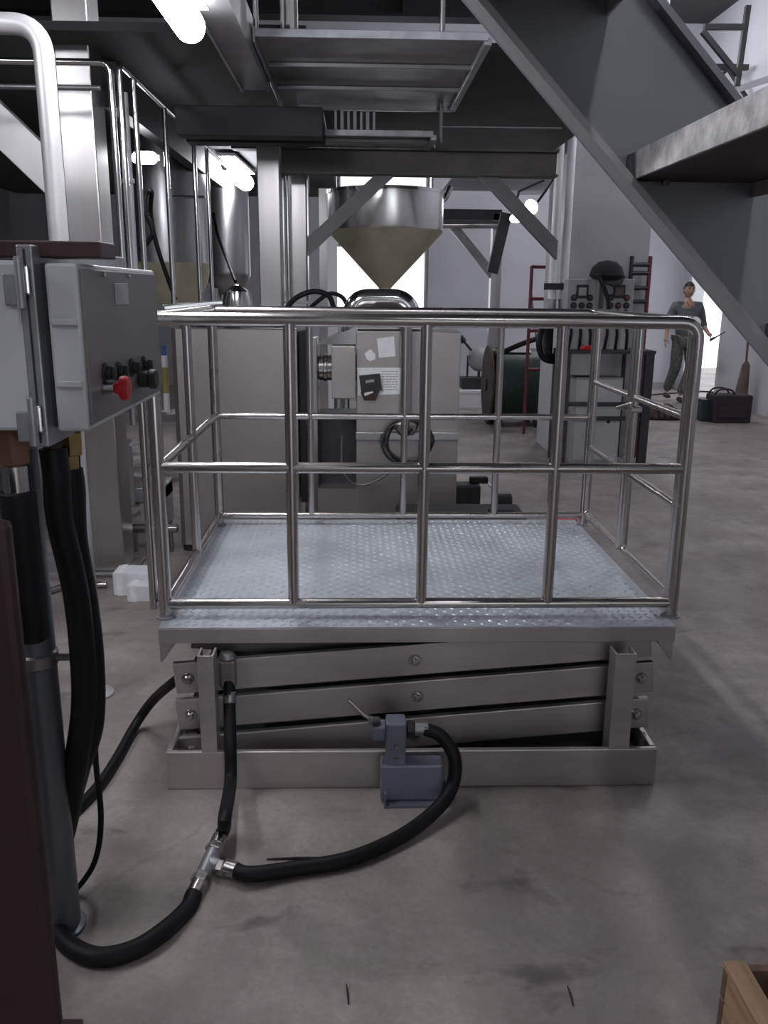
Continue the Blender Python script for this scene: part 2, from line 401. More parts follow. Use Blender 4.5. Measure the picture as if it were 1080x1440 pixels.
# the two gate leaves on the right side
for y0, y1 in ((.035, D*.5-.022), (D*.5+.022, D-.035)):
    g = tube('gate_leaf', bend([(W2, y0, ZT-.02), (W2, y0, ZB+.01), (W2, y1, ZB+.01), (W2, y1, ZT-.02)], .035), .0155, S, lift)
    for z in (ZU, ZL): tube('gate_bar', [(W2, y0+.01, z), (W2, y1-.01, z)], .0125, S, g)
tube('top_rail', [(W2, .03, ZT), (W2, D-.02, ZT)], .0185, S, lift)
bt = box('gate_latch', W2-.024, W2+.024, D*.5-.05, D*.5+.05, 1.135, 1.158, M['tube_steel'], lift, .006)
cyl('latch_pin', (W2-.03, D*.5-.09, 1.175), (W2-.03, D*.5+.09, 1.135), .008, M['tube_steel'], bt)

# ------------------------------------------------------------------ hydraulic valve, hoses and fittings
RB = M['rubber']
vx0, vx1 = at(540, 1135, -.29).x, at(628, 1135, -.29).x
hv = thing('hydraulic_valve', 'blue-grey hydraulic valve block on a small foot plate before the lift', 'valve', ((vx0+vx1)/2, -.26, 0))
VB = M['valve_blue']
bm = bmesh.new(); abox(bm, vx0, vx1, -.30, -.20, 0, .008); abox(bm, vx0, vx0+.006, -.30, -.20, .008, .05); abox(bm, vx1-.006, vx1, -.30, -.20, .008, .05)
obj('foot_plate', bm, VB, hv)
box('pedestal', vx0-.012, vx1-.012, -.275, -.21, .008, .135, VB, hv, .008)
a = at(548, 1030, -.24)
box('valve_body', a.x-.012, a.x+.05, -.272, -.20, .13, a.z+.045, VB, hv, .006)
box('valve_shoulder', a.x-.055, a.x-.012, -.262, -.205, a.z-.02, a.z+.03, VB, hv, .008)
for z in (.155, .2): cyl('cap_screw', (a.x+.02, -.272, z), (a.x+.02, -.279, z), .007, M['dull_steel'], hv, 12)
b = at(574, 1026, -.24)
pn = cyl('port_nut', (b.x-.004, -.24, b.z), (b.x+.02, -.24, b.z), .031, M['black'], hv, hexa=True)
cyl('hose_fitting', (b.x+.018, -.24, b.z+.002), (b.x+.064, -.24, b.z+.002), .021, M['dull_steel'], hv)
lv = tube('lever', [at(490, 984, -.235), at(512, 1005, -.24), at(524, 1012, -.245)], [.006, .007, .009], M['dull_steel'], hv, 8)
cyl('lever_pivot', at(520, 1013, -.255), at(532, 1013, -.235), .012, M['dull_steel'], hv, 12)
HR = .0215
tp = fl(293, 1213, .03)
tee = thing('tee_fitting', 'chrome tee fitting joining three black hydraulic hoses on the floor', 'pipe fitting', (tp.x, tp.y, 0))
dA = (fl(302, 1180, .055)-fl(266, 1258, .03)).normalized(); dB = (fl(340, 1226, .03)-tp).normalized()
cyl('tee_body', tp-dA*.05, tp+dA*.04, .021, M['galv'], tee, 18)
cyl('tee_branch', tp, tp+dB*.036, .02, M['galv'], tee, 18)
for d, s, e in ((dA, .04, .062), (-dA, .05, .078), (dB, .034, .056)): cyl('union_nut', tp+d*s, tp+d*e, .026, M['tube_steel'], tee, hexa=True)
for d, s, e in ((dA, .062, .10), (-dA, .078, .125), (dB, .056, .092)): cyl('ferrule', tp+d*s, tp+d*e, .0225, M['tube_steel'], tee, 18)
eA, eC, eB = tp+dA*.09, tp-dA*.115, tp+dB*.082
def hose(name, pts, r, label, sm=8, m=RB, cat='hose'):
    return tag(tube(name, pts, r, m, None, 12, sm), label, cat)
hose('hydraulic_hose', [(b.x+.05, -.24, b.z+.002), at(620, 1035, -.25), at(639, 1065, -.27), at(636, 1105, -.30), fl(612, 1140, .04), fl(560, 1178, .024), fl(490, 1208, .022), fl(410, 1222, .022), eB+dB*.05, eB], HR, 'thick black hose curving from the blue-grey valve to the tee', 8)
hose('hydraulic_hose', [at(322, 958, -.105), at(323, 1000, -.15), at(324, 1050, -.215), at(324, 1100, -.26), fl(316, 1150, .11), eA+dA*.05, eA], HR*.92, 'black hose hanging down the lift front into the tee', 8)
hose('hydraulic_hose', [eC, eC-dA*.05, fl(232, 1308, .022), fl(190, 1335, .022), fl(140, 1346, .022), fl(102, 1333, .022), fl(80, 1310, .022)], HR*1.1, 'thick black hose running along the floor to the dark stand', 8)
hose('hydraulic_hose', [at(262, 948, .1), at(247, 957, .02), fl(215, 985, .13), fl(190, 1020, .03), fl(165, 1065, .018), fl(140, 1103, .018), fl(112, 1133, .018), fl(92, 1148, .018), fl(70, 1160, .018)], .0175, 'dark hose arching over the floor left of the lift', 8)
hf = thing('hose_end_fitting', 'rusty brass hose end screwed into the lift port block', 'pipe fitting', at(323, 970, -.11))
cyl('hex_nut', at(322, 962, -.108), at(323, 973, -.118), .018, M['brass'], hf, hexa=True)
cyl('sleeve', at(323, 973, -.118), at(323, 990, -.138), .0215, M['dull_steel'], hf)

# ------------------------------------------------------------------ control box on its stand (left foreground)
YS = -.80
st = thing('control_stand', 'dark blue-grey pipe stand carrying the control box', 'stand', fl(70, 1310))
pc = at(57, 1000, YS)
tube('stand_pipe', [(pc.x, YS, .01), (pc.x, YS, 1.235)], .047, M['pipe_blue'], st, 28)
lathe('stand_foot', [(0, 0), (.06, 0), (.06, .008), (.05, .012), (0, .012)], (pc.x, YS, 0), M['pipe_blue'], st, seg=28)
cyl('pipe_clamp', (pc.x, YS, .72), (pc.x, YS, .76), .052, M['dull_steel'], st, 28)
cyl('clamp_bolt', (pc.x+.04, YS, .74), (pc.x+.085, YS, .74), .009, M['dull_steel'], st, 10)
YP = -1.12
pr_ = at(62, 1250, YP-.09)
ps = thing('dark_post', 'dark maroon steel post at the left edge below the control box', 'post', (pr_.x-.1, YP, 0))
box('post_body', pr_.x-.22, pr_.x, YP-.09, YP-.05, .012, at(20, 735, YP-.09).z, M['maroon'], ps, .015)
box('post_base', pr_.x-.30, pr_.x+.01, YP-.13, YP+.02, 0, .012, M['maroon'], ps, .003)
YP = -.93; pg = at(20, 650, YP); zg = [at(20, y_, YP).z for y_ in (742, 690, 652, 600)]
cb = thing('control_box', 'grey metal control box with red emergency stop and black switches', 'control box', (pc.x, YS, 1.25))
cyl('gland_hose', (pg.x, YP, zg[0]-.25), (pg.x, YP, zg[1]), .036, M['rubber'], cb, 20)
cyl('gland_collar', (pg.x, YP, zg[1]-.004), (pg.x, YP, zg[2]), .028, M['polished'], cb, 20)
cyl('gland_nut', (pg.x, YP, zg[2]), (pg.x, YP, zg[3]), .034, M['copper'], cb, hexa=True)
YF = -.97                                   # near side of the box
xl = at(117, 500, YF).x; xg = at(72, 500, YF).x; xf = at(58, 480, YF).x; xs = at(36, 480, YF).x
zb0, zt0 = at(100, 607, YF).z, at(100, 370, YF).z
YD = atX(222, 480, xl).y
BG = M['box_grey']
lid = box('lid', xg, xl, YF, YD, zb0, zt0, BG, cb, .006)
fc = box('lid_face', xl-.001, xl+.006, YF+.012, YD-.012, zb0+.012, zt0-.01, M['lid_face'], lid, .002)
for py in (453, 540):
    z = at(100, py, YF).z
    box('lid_rib', xg+.008, xl-.004, YF-.008, YF, z-.006, z+.006, BG, lid, .002)
box('gasket', xf, xg, YF+.03, YD-.02, zb0+.005, zt0, M['black'], cb)
box('flange', xs, xf, YF-.008, YD+.01, at(50, 628, YF).z, at(40, 344, YF).z, M['galv'], cb, .003)
box('flange_seam', (xs+xf)/2-.002, (xs+xf)/2+.002, YF-.0095, YF-.007, at(50, 622, YF).z, at(40, 350, YF).z, M['black'], cb)
box('body', xs-.30, xs, YF-.005, YD, at(20, 606, YF).z, at(20, 366, YF).z, BG, cb, .008)
box('body_cover', xs-.30, xg+.10, YF+.03, YF+.14, at(90, 366, YF).z+.006, at(90, 347, YF).z+.012, M['maroon'], cb, .003)
for py in (392, 585):
    z = at(45, py, YF).z
    h = box('hinge', xs+.0, xf-.004, YF-.026, YF-.008, z-.03, z+.024, M['polished'], cb, .004)
    cyl('hinge_pin', ((xs+xf)/2-.004, YF-.03, z-.055), ((xs+xf)/2-.004, YF-.03, z+.04), .008, M['galv'], h, 12)
    box('hinge_leaf', xs-.028, xs+.001, YF-.014, YF-.005, z-.05, z+.01, M['galv'], h, .003)
# things on the lid face (normal +X)
def onface(px, py): return atX(px, py, xl+.006)
a_, b_ = onface(160, 398), onface(180, 428)
box('name_plate', xl+.006, xl+.009, min(a_.y, b_.y), max(a_.y, b_.y), b_.z, a_.z, M['galv'], fc, .001)
for px, py in ((147, 524), (165, 522), (184, 517), (201, 513)):
    p = onface(px, py)
    s_ = cyl('switch_bezel', (xl+.006, p.y, p.z), (xl+.011, p.y, p.z), .021, M['black'], fc, 20)
    cyl('switch_knob', (xl+.011, p.y, p.z), (xl+.022, p.y, p.z), .014, M['black'], s_, 16)
    box('switch_grip', xl+.022, xl+.030, p.y-.004, p.y+.004, p.z-.013, p.z+.013, M['dark_steel'], s_, .001)
p = onface(146, 546)
es = cyl('stop_collar', (xl+.006, p.y, p.z), (xl+.030, p.y, p.z), .0125, M['polished'], fc, 20)
lathe('stop_button', [(0, 0), (.012, 0), (.014, .008), (.025, .012), (.026, .022), (.022, .028), (0, .031)], (xl+.030, p.y, p.z), M['red'], es, (1, 0, 0), 28)
p = onface(196, 533)
kb = cyl('pilot_bezel', (xl+.006, p.y, p.z), (xl+.03, p.y, p.z), .02, M['black'], fc, 18)
cyl('pilot_knob', (xl+.03, p.y, p.z), (xl+.048, p.y, p.z), .024, M['black'], kb, 18)
for px in (143, 178):
    p = onface(px, 372); cyl('lid_screw', (xl+.006, p.y, zt0-.018), (xl+.012, p.y, zt0-.018), .006, M['polished'], fc, 10)
# glands under the box
def gland(px, py0, py1, r, m, Y):
    p0, p1 = at(px, py0, Y), at(px, py1, Y)
    cyl('cable_gland', (p0.x, Y, p1.z), (p0.x, Y, p0.z), r, m, cb, hexa=True)
    return Vector((p0.x, Y, p1.z))
g1 = gland(72, 606, 650, .021, M['maroon'], -.86); g2 = gland(97, 606, 640, .028, M['brass'], -.80); g2b = gland(97, 638, 672, .021, M['brass'], -.80)
hose('cable_conduit', [g1+Vector((0, 0, .03)), g1-Vector((-.003, 0, .03)), at(84, 730, -.85), at(106, 830, -.82), at(116, 920, -.80), at(117, 1000, -.79), at(104, 1090, -.78), at(90, 1170, -.74), at(70, 1230, -.70)], .029, 'thick black conduit hanging from the control box, nearest the stand pipe', 8, RB, 'conduit')
hose('cable_conduit', [g2b+Vector((0, 0, .02)), g2b-Vector((-.002, 0, .03)), at(106, 760, -.79), at(122, 850, -.77), at(131, 940, -.76), at(130, 1020, -.75), at(112, 1080, -.73), at(98, 1130, -.70), at(80, 1180, -.66)], .027, 'thick black conduit under the yellow brass gland of the control box', 8, RB, 'conduit')
hose('cable', [at(108, 640, -.68), at(112, 700, -.68), at(123, 800, -.68), at(131, 920, -.68), at(134, 1060, -.68), at(142, 1150, -.68), at(133, 1212, -.68), fl(104, 1254, .01), fl(80, 1268, .01)], .0075, 'thin black cable looping down beside the thick conduits', 8, RB, 'cable')

# ------------------------------------------------------------------ left rails, column, brace
BR = M['brushed']
YH = .5
hr = thing('hoop_handrail', 'pale grey tubular hoop handrail rising behind the control box', 'handrail', (at(135, 830, YH).x, YH, 0))
tx = at(80, 300, YH).x
tube('hoop', bend([(tx-.9, YH, at(40, 34, YH).z), (tx, YH, at(60, 34, YH).z), (tx, YH, .012)], .1, 8), .0335, M['handrail_white'], hr, 20)
lathe('floor_flange', [(0, 0), (.07, 0), (.07, .01), (.04, .014), (.036, .03), (0, .03)], (tx, YH, 0), M['handrail_white'], hr, seg=24)
YC = 2.0
mz = thing('mezzanine_platform', 'stainless steel mezzanine frame with square columns, beams and diagonal braces', 'mezzanine', (0, 3, 0))
xa, xb = at(101, 400, YC).x, at(148, 400, YC).x
box('column', xa, xb, YC, YC+.22, .02, 3.6, BR, mz, .008)
box('column_base', xa-.05, xb+.05, YC-.05, YC+.27, 0, .02, M['dull_steel'], mz, .003)
bar('brace', at(-70, 108, YC+.1), at(100, 272, YC+.1), .08, pm(46, YC), M['handrail_white'], mz, (0, 0, 1), .004)  # pale handrail colour stands in for lamp light reflected by the stainless
# second column pair under the beam
YM = 3.1
for pa, pb_, Y in ((364, 395, YM), (407, 432, YM+.35)):
    x0, x1 = at(pa, 350, Y).x, at(pb_, 350, Y).x
    box('column', x0, x1, Y, Y+.16, .02, 2.55, BR, mz, .006)
    box('column_base', x0-.04, x1+.04, Y-.04, Y+.2, 0, .02, M['dull_steel'], mz, .003)
zb_, zt_ = at(600, 246, YM).z, at(600, 208, YM).z
xr_ = at(786, 225, YM).x
bm = bmesh.new(); x0 = at(395, 225, YM).x
abox(bm, x0, xr_, YM, YM+.14, zb_, zb_+.014); abox(bm, x0, xr_, YM, YM+.14, zt_-.014, zt_); abox(bm, x0, xr_, YM+.062, YM+.078, zb_+.014, zt_-.014)
obj('beam', bm, M['brown_beam'], mz)
braceXZ('brace', at(541, 246, YM+.04), at(433, 347, YM+.04), .085, .06, M['brace'], mz)
braceXZ('brace', at(686, 247, YM+.04), at(784, 352, YM+.04), .085, .06, M['brace'], mz)
for px, r_ in ((399, .013), (405, .009), (433, .013)):
    p = at(px, 340, YM+.2); tube('service_pipe', [(p.x, YM+.2, .9), (p.x, YM+.2, 2.5)], r_, M['polished'], mz, 10)
p = at(402, 425, YM+.19); box('pipe_clip', p.x-.05, p.x+.17, YM+.175, YM+.185, p.z-.008, p.z+.008, M['dull_steel'], mz)
# longitudinal channel beside the lamp
zc_ = at(358, 130, 2.3).z
x0, x1 = at(343, 135, 2.3).x, at(376, 135, 2.3).x
bm = bmesh.new(); abox(bm, x0, x1, -.9, 2.3, zc_+.012, zc_+.022); abox(bm, x0-.012, x0, -.9, 2.3, zc_, zc_+.16); abox(bm, x1, x1+.012, -.9, 2.3, zc_, zc_+.16)
obj('channel_beam', bm, M['dull_steel'], mz)
# cross beams
for y, pz0, pz1, xL_, xR_ in ((2.4, 190, 148, -1.2, -.40), (2.7, 200, 178, -1.2, -.40), (4.6, 208, 190, -1.2, -.4)):
    box('cross_beam', xL_, xR_, y, y+.14, at(300, pz0, y).z, at(300, pz1, y).z, M['dark_beam'], mz, .004)
xq = -1.5
bar('edge_beam', Vector((xq, 2.26, 2.60)), Vector((xq, 5.9, 2.60)), .08, .22, M['dark_beam'], mz)
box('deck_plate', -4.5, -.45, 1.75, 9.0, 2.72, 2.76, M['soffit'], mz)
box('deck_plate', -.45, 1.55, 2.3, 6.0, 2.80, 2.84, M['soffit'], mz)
# pan panels under the walkway: each a tray with lips and ribs
def tray(name, zz, near, far, pxn, pxf, ribs, mt):
    y0, y1 = near, far; x0, x1 = at(pxf[0], 148, far).x, at(pxf[1], 148, far).x
    p = box(name, x0, x1, y0, y1, zz, zz+.012, mt, mz)
    box('tray_lip', x0, x1, y0-.012, y0, zz-.014, zz+.02, M['galv'], p, .002); box('tray_lip', x0, x1, y1, y1+.012, zz-.03, zz+.012, M['polished'], p, .002)
    box('tray_lip', x0-.012, x0, y0, y1, zz-.035, zz+.03, M['dull_steel'], p, .002); box('tray_lip', x1-.015, x1+.018, y0, y1, zz-.03, zz-.001, M['galv'], p, .002)
    for k in range(ribs):
        y = y0+(y1-y0)*(k+1)/(ribs+1); box('tray_rib', x0+.01, x1-.01, y-.02, y+.02, zz-.022, zz, mt, p, .004)
    return x0, x1
z1 = 2.66
d1 = fl(510, 50, z1).y; d2 = fl(510, 148, z1).y
tx0, tx1 = tray('walkway_tray', z1, d1, d2, None, (398, 636), 2, M['dull_steel'])
z2 = 2.46
d3 = fl(510, 188, z2).y; d4 = fl(510, 234, z2).y
tray('walkway_tray', z2, d3, min(d4, YM-.02), None, (436, 604), 1, M['dull_steel'])
for px in (360, 398, 410, 622): 
    p = at(px, 40, d1+.1); cyl('hanger_rod', (p.x, d1+.1, z1+.012), (p.x, d1+.1, 4.0), .012 if px != 410 else .03, M['dull_steel'], mz, 10)
for i in range(7):  # pale pipes put in to show as bright upright bars between the trays
    yb2 = d2+.06; p = at(472+i*9, 165, yb2); cyl('pale_bar', (p.x, yb2, at(500, 184, yb2).z), (p.x, yb2, at(500, 146, yb2).z), .008+.003*(i % 2), M['white_pipe'], mz, 10)
p = at(620, 180, 2.9); cyl('hanger_rod', (p.x, 2.9, 2.44), (p.x, 2.9, 3.0), .012, M['dull_steel'], mz, 10)
tube('upper_rail', [at(620, 178, 3.0), at(790, 180, 3.0)], .008, M['dull_steel'], mz)
# thin railing of the left landing
rl = thing('landing_railing', 'thin stainless tube railing of the left landing receding beside the tanks', 'railing', (-1.27, 1.7, 1.4))
YR = 1.7; pk = at(155, 92, YR); XRl = pk.x; zr = at(155, 88, YR).z; zlow = at(250, 427, 4.0).z
tube('top_rail', bend([(XRl-1.6, YR, zr), (XRl, YR, zr), (XRl, YR, .9)], .05), .0155, M['polished'], rl)
tube('mid_rail', [(XRl-1.6, YR, at(30, 122, YR).z), (XRl-.05, YR, at(30, 122, YR).z)], .012, M['dull_steel'], rl)
xq2 = at(166, 96, YR).x
tube('top_rail', bend([(xq2, YR+.02, .9), (xq2, YR+.02, zr), (xq2, 5.6, zr)], .03), .0145, M['polished'], rl)
for px in (209, 247, 284, 301):
    yy = CAM.y+(XRl-CAM.x)*F/(px-503)*1.0
    tube('rail_post', [(xq2, yy, zlow-.35 if px < 220 else zlow), (xq2, yy, zr)], .0145, M['polished'], rl)
tube('toe_rail', [(xq2, 2.3, zlow), (xq2, 5.4, zlow)], .026, M['polished'], rl)
cd_ = thing('wall_conduit', 'pale vertical conduit pipes beside the thin landing railing', 'conduit', at(188, 300, 2.1))
for px in (176, 183): 
    p = at(px, 250, 2.25); cyl('conduit_pipe', (p.x, 2.25, 1.2), (p.x, 2.25, at(px, 130, 2.25).z), .014, M['white_pipe'], cd_, 12)
p = at(180, 255, 2.25); box('conduit_clip', p.x-.04, p.x+.04, 2.225, 2.235, p.z-.012, p.z+.012, M['dull_steel'], cd_)

# ------------------------------------------------------------------ lamps
def tubelamp(label, p0, p1, r, em='tube_light', house=True):
    p0 = Vector(p0); p1 = Vector(p1)
    t = thing('tube_lamp', label, 'lamp', (p0+p1)/2)
    d = (p1-p0).normalized()
    L_ = (p1-p0).length
    lathe('light_tube', [(0, 0), (r*.6, .006), (r*.9, .02), (r, .045), (r, L_-.045), (r*.9, L_-.02), (r*.6, L_-.006), (0, L_)], p0, M[em], t, d, 24)
    for a, b in ((p0-d*.02, p0+d*.008), (p1-d*.008, p1+d*.02)): cyl('end_cap', a, b, r*.45, M['white_pipe'], t, 16)
    if house:
        u = Vector((0, 0, 1)); c = (p0+p1)/2+u*(r+.02)
        abm = bmesh.new(); abar(abm, p0+u*(r+.022), p1+u*(r+.022), r*2.3, .025); obj('lamp_housing', abm, M['white_pipe'], t)
        for f in (.2, .8):
            q = p0.lerp(p1, f)+u*(r+.03); cyl('suspension_rod', q, (q.x, q.y, q.z+.35), .008, M['dull_steel'], t, 8)
    return t
LD = .95; LX, LZ = at(270, 42, LD).x, at(270, 42, LD).z
tubelamp('bright tube lamp hung overhead along the channel beam, cut by the top edge', (LX, LD, LZ), (LX, LD-1.25, LZ), .058)
q0, q1 = at(347, 258, 6.4), at(316, 228, 5.2)
tubelamp('bright tube lamp in front of the far tank beside the square column', (q0.x, 6.4, q0.z), (q1.x, 5.2, q0.z), .075)
q0, q1 = at(186, 222, 3.0), at(221, 222, 3.0)
tubelamp('short white tube lamp lying level in front of the large tank', q0, q1, .038, house=False)
for n_, (x, y) in enumerate(((.6, -4.4), (3.4, 4.9), (2.9, 9.6), (-2.8, -1.2))):  # added lamps out of view: hall fill, and shine for the stainless column
    tubelamp(('added unseen ceiling tube lamp near the hall entrance behind the staircase', 'added unseen ceiling tube lamp before the pillar in the right aisle', 'added unseen ceiling tube lamp near the doorway at the far end of the aisle', 'added unseen tube lamp hung over the left aisle before the stainless column')[n_], (x, y-.9, 4.6 if n_ < 3 else 3.05), (x, y+.9, 4.6 if n_ < 3 else 3.05), .075 if n_ == 1 else .10 if n_ < 3 else .06)
def bulb(label, px, py, Y, d):
    p = at(px, py, Y); t = thing('flood_lamp', label, 'lamp', p); d = Vector(d).normalized()
    lathe('lamp_head', [(0, -.09), (.037, -.085), (.05, -.045), (.078, 0), (.072, .0), (.05, -.04)], p, M['white_pipe'], t, d, 24)
    lathe('bulb', [(0, -.045), (.037, -.037), (.063, -.004), (.045, .022), (0, .033)], p, M['bulb_light'], t, d, 24)
    tube('lamp_arm', [p-d*.11, p-d*.2+Vector((.05, 0, .1)), p+Vector((.25, 0, .35))], .012, M['dark_steel'], t, 8)
bulb('small round flood lamp below the brace, lower of the two', 727, 306, 6.2, (.1, -.6, -.75))
bulb('round flood lamp beside the white conduits, upper of the two', 747, 291, 6.2, (-.5, -.6, -.3))

# ------------------------------------------------------------------ far mezzanine
fm = thing('far_mezzanine', 'far steel platform frame with a dark beam and braced post', 'mezzanine', at(660, 430, 8))
Y8 = 8.0
box('beam', at(560, 300, Y8).x, at(706, 300, Y8).x, Y8, Y8+.2, at(650, 309, Y8).z, at(650, 294, Y8).z, M['dark_steel'], fm)
cyl('pipe', at(560, 316, Y8-.1), at(702, 316, Y8-.1), .045, M['polished'], fm)
box('column', at(691, 380, Y8).x, at(705, 380, Y8).x, Y8, Y8+.16, 0, at(690, 300, Y8).z, M['brushed'], fm, .004)
bar('brace', at(637, 318, Y8+.08), at(694, 388, Y8+.08), .08, .1, M['dull_steel'], fm)
bar('cross_beam', at(712, 300, 6.6), at(692, 384, 6.6), .08, .11, M['dark_steel'], fm)
box('soffit_board', at(620, 275, Y8).x, at(760, 275, Y8).x, 6.8, Y8-.05, at(650, 262, 7.5).z, at(650, 258, 7.5).z, M['galv'], fm)
for py in (247, 270): tube('service_pipe', [at(708, py, 7.4), at(765, py, 7.4)], .03, M['white_pipe'], fm)
box('column', at(449, 400, Y8).x, at(461, 400, Y8).x, Y8, Y8+.16, 0, 3.2, M['brushed'], fm, .004)
box('column', at(474, 400, Y8).x-.12, at(474, 400, Y8).x, Y8, Y8+.16, 0, 3.2, M['white_pipe'], fm, .004)
bar('brace', at(500, 296, Y8+.1), at(455, 352, Y8+.1), .08, .1, M['dull_steel'], fm)
tr_ = thing('roof_truss', 'dark roof truss of thin steel members under the hall roof', 'truss', (2, 10, 4.3))
for z in (4.55, 3.95): bar('chord', (-4.4, 10, z), (5.1, 10, z), .07, .07, M['dark_steel'], tr_)
for k in range(10):
    x = -4.2+k*.95; bar('web_member', (x, 10, 3.96), (x+.475, 10, 4.54), .045, .045, M['dark_steel'], tr_); bar('web_member', (x+.475, 10, 4.54), (x+.95, 10, 3.96), .045, .045, M['dark_steel'], tr_)
gdr = thing('blackout_girder', 'deep dark girder added to black out the upper hall, from the left wall to the pillar', 'girder', (-1.3, 6.1, 4.0))  # added girder covering the lit upper back wall so it reads black
bm = bmesh.new(); abox(bm, -4.55, 1.6, 6.05, 6.25, 4.0, 4.03); abox(bm, -4.55, 1.6, 6.05, 6.25, 5.55, 5.58); abox(bm, -4.55, 1.6, 6.14, 6.16, 4.03, 5.55)
obj('girder_beam', bm, M['dark_beam'], gdr)
for k in range(6): box('web_stiffener', -4.0+k*1.05, -3.985+k*1.05, 6.06, 6.139, 4.031, 5.549, M['dark_beam'], gdr)
# bracket on the right wall high up
wb = thing('wall_bracket', 'black triangular steel bracket high on the right wall', 'bracket', (XR, 8, 4))
Yb = 6.8
for a, b in (((1052, 8), (1036, 122)), ((990, 38), (1048, 38)), ((988, 44), (1040, 108))):
    bar('bracket_member', at(*a, Yb), at(*b, Yb), .05, .05, M['black'], wb)
bar('wall_rail', at(1030, 128, Yb), at(1090, 108, Yb), .04, .06, M['panel_grey'], wb)

# ------------------------------------------------------------------ hopper and tanks
YHp = 4.0; ch = at(542, 330, YHp); R_ = pm(77, YHp)
hp = thing('hopper', 'stainless conical hopper with a polished cylinder before the bright window', 'hopper', (ch.x, YHp, at(545, 405, YHp).z))
zr0, zr1, zr2 = at(542, 272, YHp).z, at(542, 326, YHp).z, at(542, 405, YHp).z
lathe('hopper_drum', [(R_*.98, zr0-zr1+.0), (R_, zr0-zr1), (R_, .02), (R_*.985, 0)], (ch.x, YHp, zr1), M['hopper'], hp, seg=48)
lathe('hopper_rim', [(R_*.97, -.012), (R_*1.02, -.012), (R_*1.02, .012), (R_*.97, .012), (R_*.97, -.012)], (ch.x, YHp, zr0), M['polished'], hp, seg=48)
lathe('hopper_cone', [(R_*1.0, zr1-zr2+.004), (R_*.985, zr1-zr2-.01), (R_*.11, 0), (R_*.11, -.2), (0, -.2)], (ch.x, YHp, zr2), M['olive'], hp, seg=48)
for i in range(2):
    a = .6+i*1.9; c = Vector((ch.x+math.cos(a)*R_*1.03, YHp+math.sin(a)*R_*1.03, zr1-.05)); cyl('hanger', c, c+Vector((0, 0, .72)), .016, M['polished'], hp, 10)
tube('inlet_pipe', bend([at(634, 262, YHp), at(626, 281, YHp), at(618, 285, YHp)], .03), .02, M['polished'], hp)
def tankobj(label, pxl, pxr, pyt, pyb, pyc, Y, m2):
    c = at((pxl+pxr)/2, pyb, Y); r = pm((pxr-pxl)/2, Y); zt = at(pxl, pyt, Y).z; zc = at(pxl, pyc, Y).z
    t = thing('process_tank', label, 'tank', (c.x, Y, 0))
    lathe('shell', [(0, zt-c.z+.06), (r*.6, zt-c.z+.05), (r, zt-c.z), (r, 0)], (c.x, Y, c.z), M['tank'], t, seg=56)
    lathe('tank_bottom', [(r*1.005, .012), (r*1.005, -.01), (r*.93, (zc-c.z)*.45), (r*.6, zc-c.z-.05), (0, zc-c.z-.12)], (c.x, Y, c.z), m2, t, seg=56)
    for k in range(4):
        a = .8+k*math.pi/2; cyl('tank_leg', (c.x+math.cos(a)*r*.7, Y+math.sin(a)*r*.7, 0), (c.x+math.cos(a)*r*.7, Y+math.sin(a)*r*.7, zc-.02), .035, M['dull_steel'], t, 12)
    return t, c, r
t1, c1, r1 = tankobj('large stainless tank with an olive stained bottom left of the column', 176, 292, 196, 372, 426, 5.0, M['olive'])
cyl('pipe_stub', (c1.x+r1*.4, 5.0-r1*.9, at(260, 272, 4.4).z), (c1.x+r1*1.1, 5.0-r1*.9, at(260, 272, 4.4).z), .012, M['polished'], t1, 10)
t2, c2, r2 = tankobj('smaller stainless tank with a rounded bottom right of the large tank', 290, 351, 235, 385, 402, 6.8, M['tank'])
hose('cable', [at(198, 352, 3.2), at(212, 334, 3.2), at(214, 322, 3.2), at(205, 298, 3.2), at(205, 274, 3.2), at(213, 270, 3.2), at(212, 300, 3.3), at(222, 350, 3.3), at(247, 422, 3.3)], .015, 'thick black cable looped in front of the large tank', 8, RB, 'cable')
hose('cable', [at(300, 300, 4.4), at(306, 330, 4.3), at(318, 362, 4.0), at(331, 396, 3.4)], .012, 'thin black cable dropping from the tanks to the machine dome', 6, RB, 'cable')

# ------------------------------------------------------------------ stainless process machine behind the lift
YK = 2.42
mc = thing('cabinet_machine', 'wide brushed stainless machine cabinet with a domed lid behind the lift', 'machine', at(335, 770, YK))
xA, xm1, xB = at(246, 600, YK).x, at(303, 600, YK).x, at(419, 600, YK).x
zk = at(340, 462, YK).z
poly = [(xA, YK+.03), (xA+.03, YK), (xB, YK), (xB, YK+.6), (xA, YK+.6)]
prism('cabinet_body', [(x, y, .05) for x, y in poly], (0, 0, zk-.05), M['brushed_h'], mc)
prism('plinth', [(x*.99-.01 if x < -1 else x-.02, y+.03, 0) for x, y in poly], (0, 0, .05), M['dark_steel'], mc)
lathe('lid_dome', [(0, .085), (.30, .055), (.38, .018), (.39, 0)], ((xA+xB)/2, YK+.38, zk), M['polished'], mc, seg=40)
tube('cabinet_edge', [(xm1, YK-.001, .06), (xm1, YK-.001, zk-.01)], .004, M['dull_steel'], mc, 6)
box('lid_strip', xA+.03, xB, YK-.004, YK+.02, zk-.006, zk+.006, M['polished'], mc, .002)
p = at(334, 430, YK+.3)
lathe('motor_dome', [(0, .135), (.035, .128), (.075, .095), (.09, .04), (.09, -.12), (0, -.12)], (p.x, YK+.3, p.z-.01), M['polished'], mc, seg=32)
box('side_post', at(421, 600, YK).x, at(430, 600, YK).x, YK+.08, YK+.3, .3, zk-.02, M['black'], mc)
p = at(455, 515, YK)
YE = 2.25
me_ = thing('mixer_machine', 'stainless mixer machine with control cabinet, steel barrel and taped papers', 'machine', at(570, 760, YE))
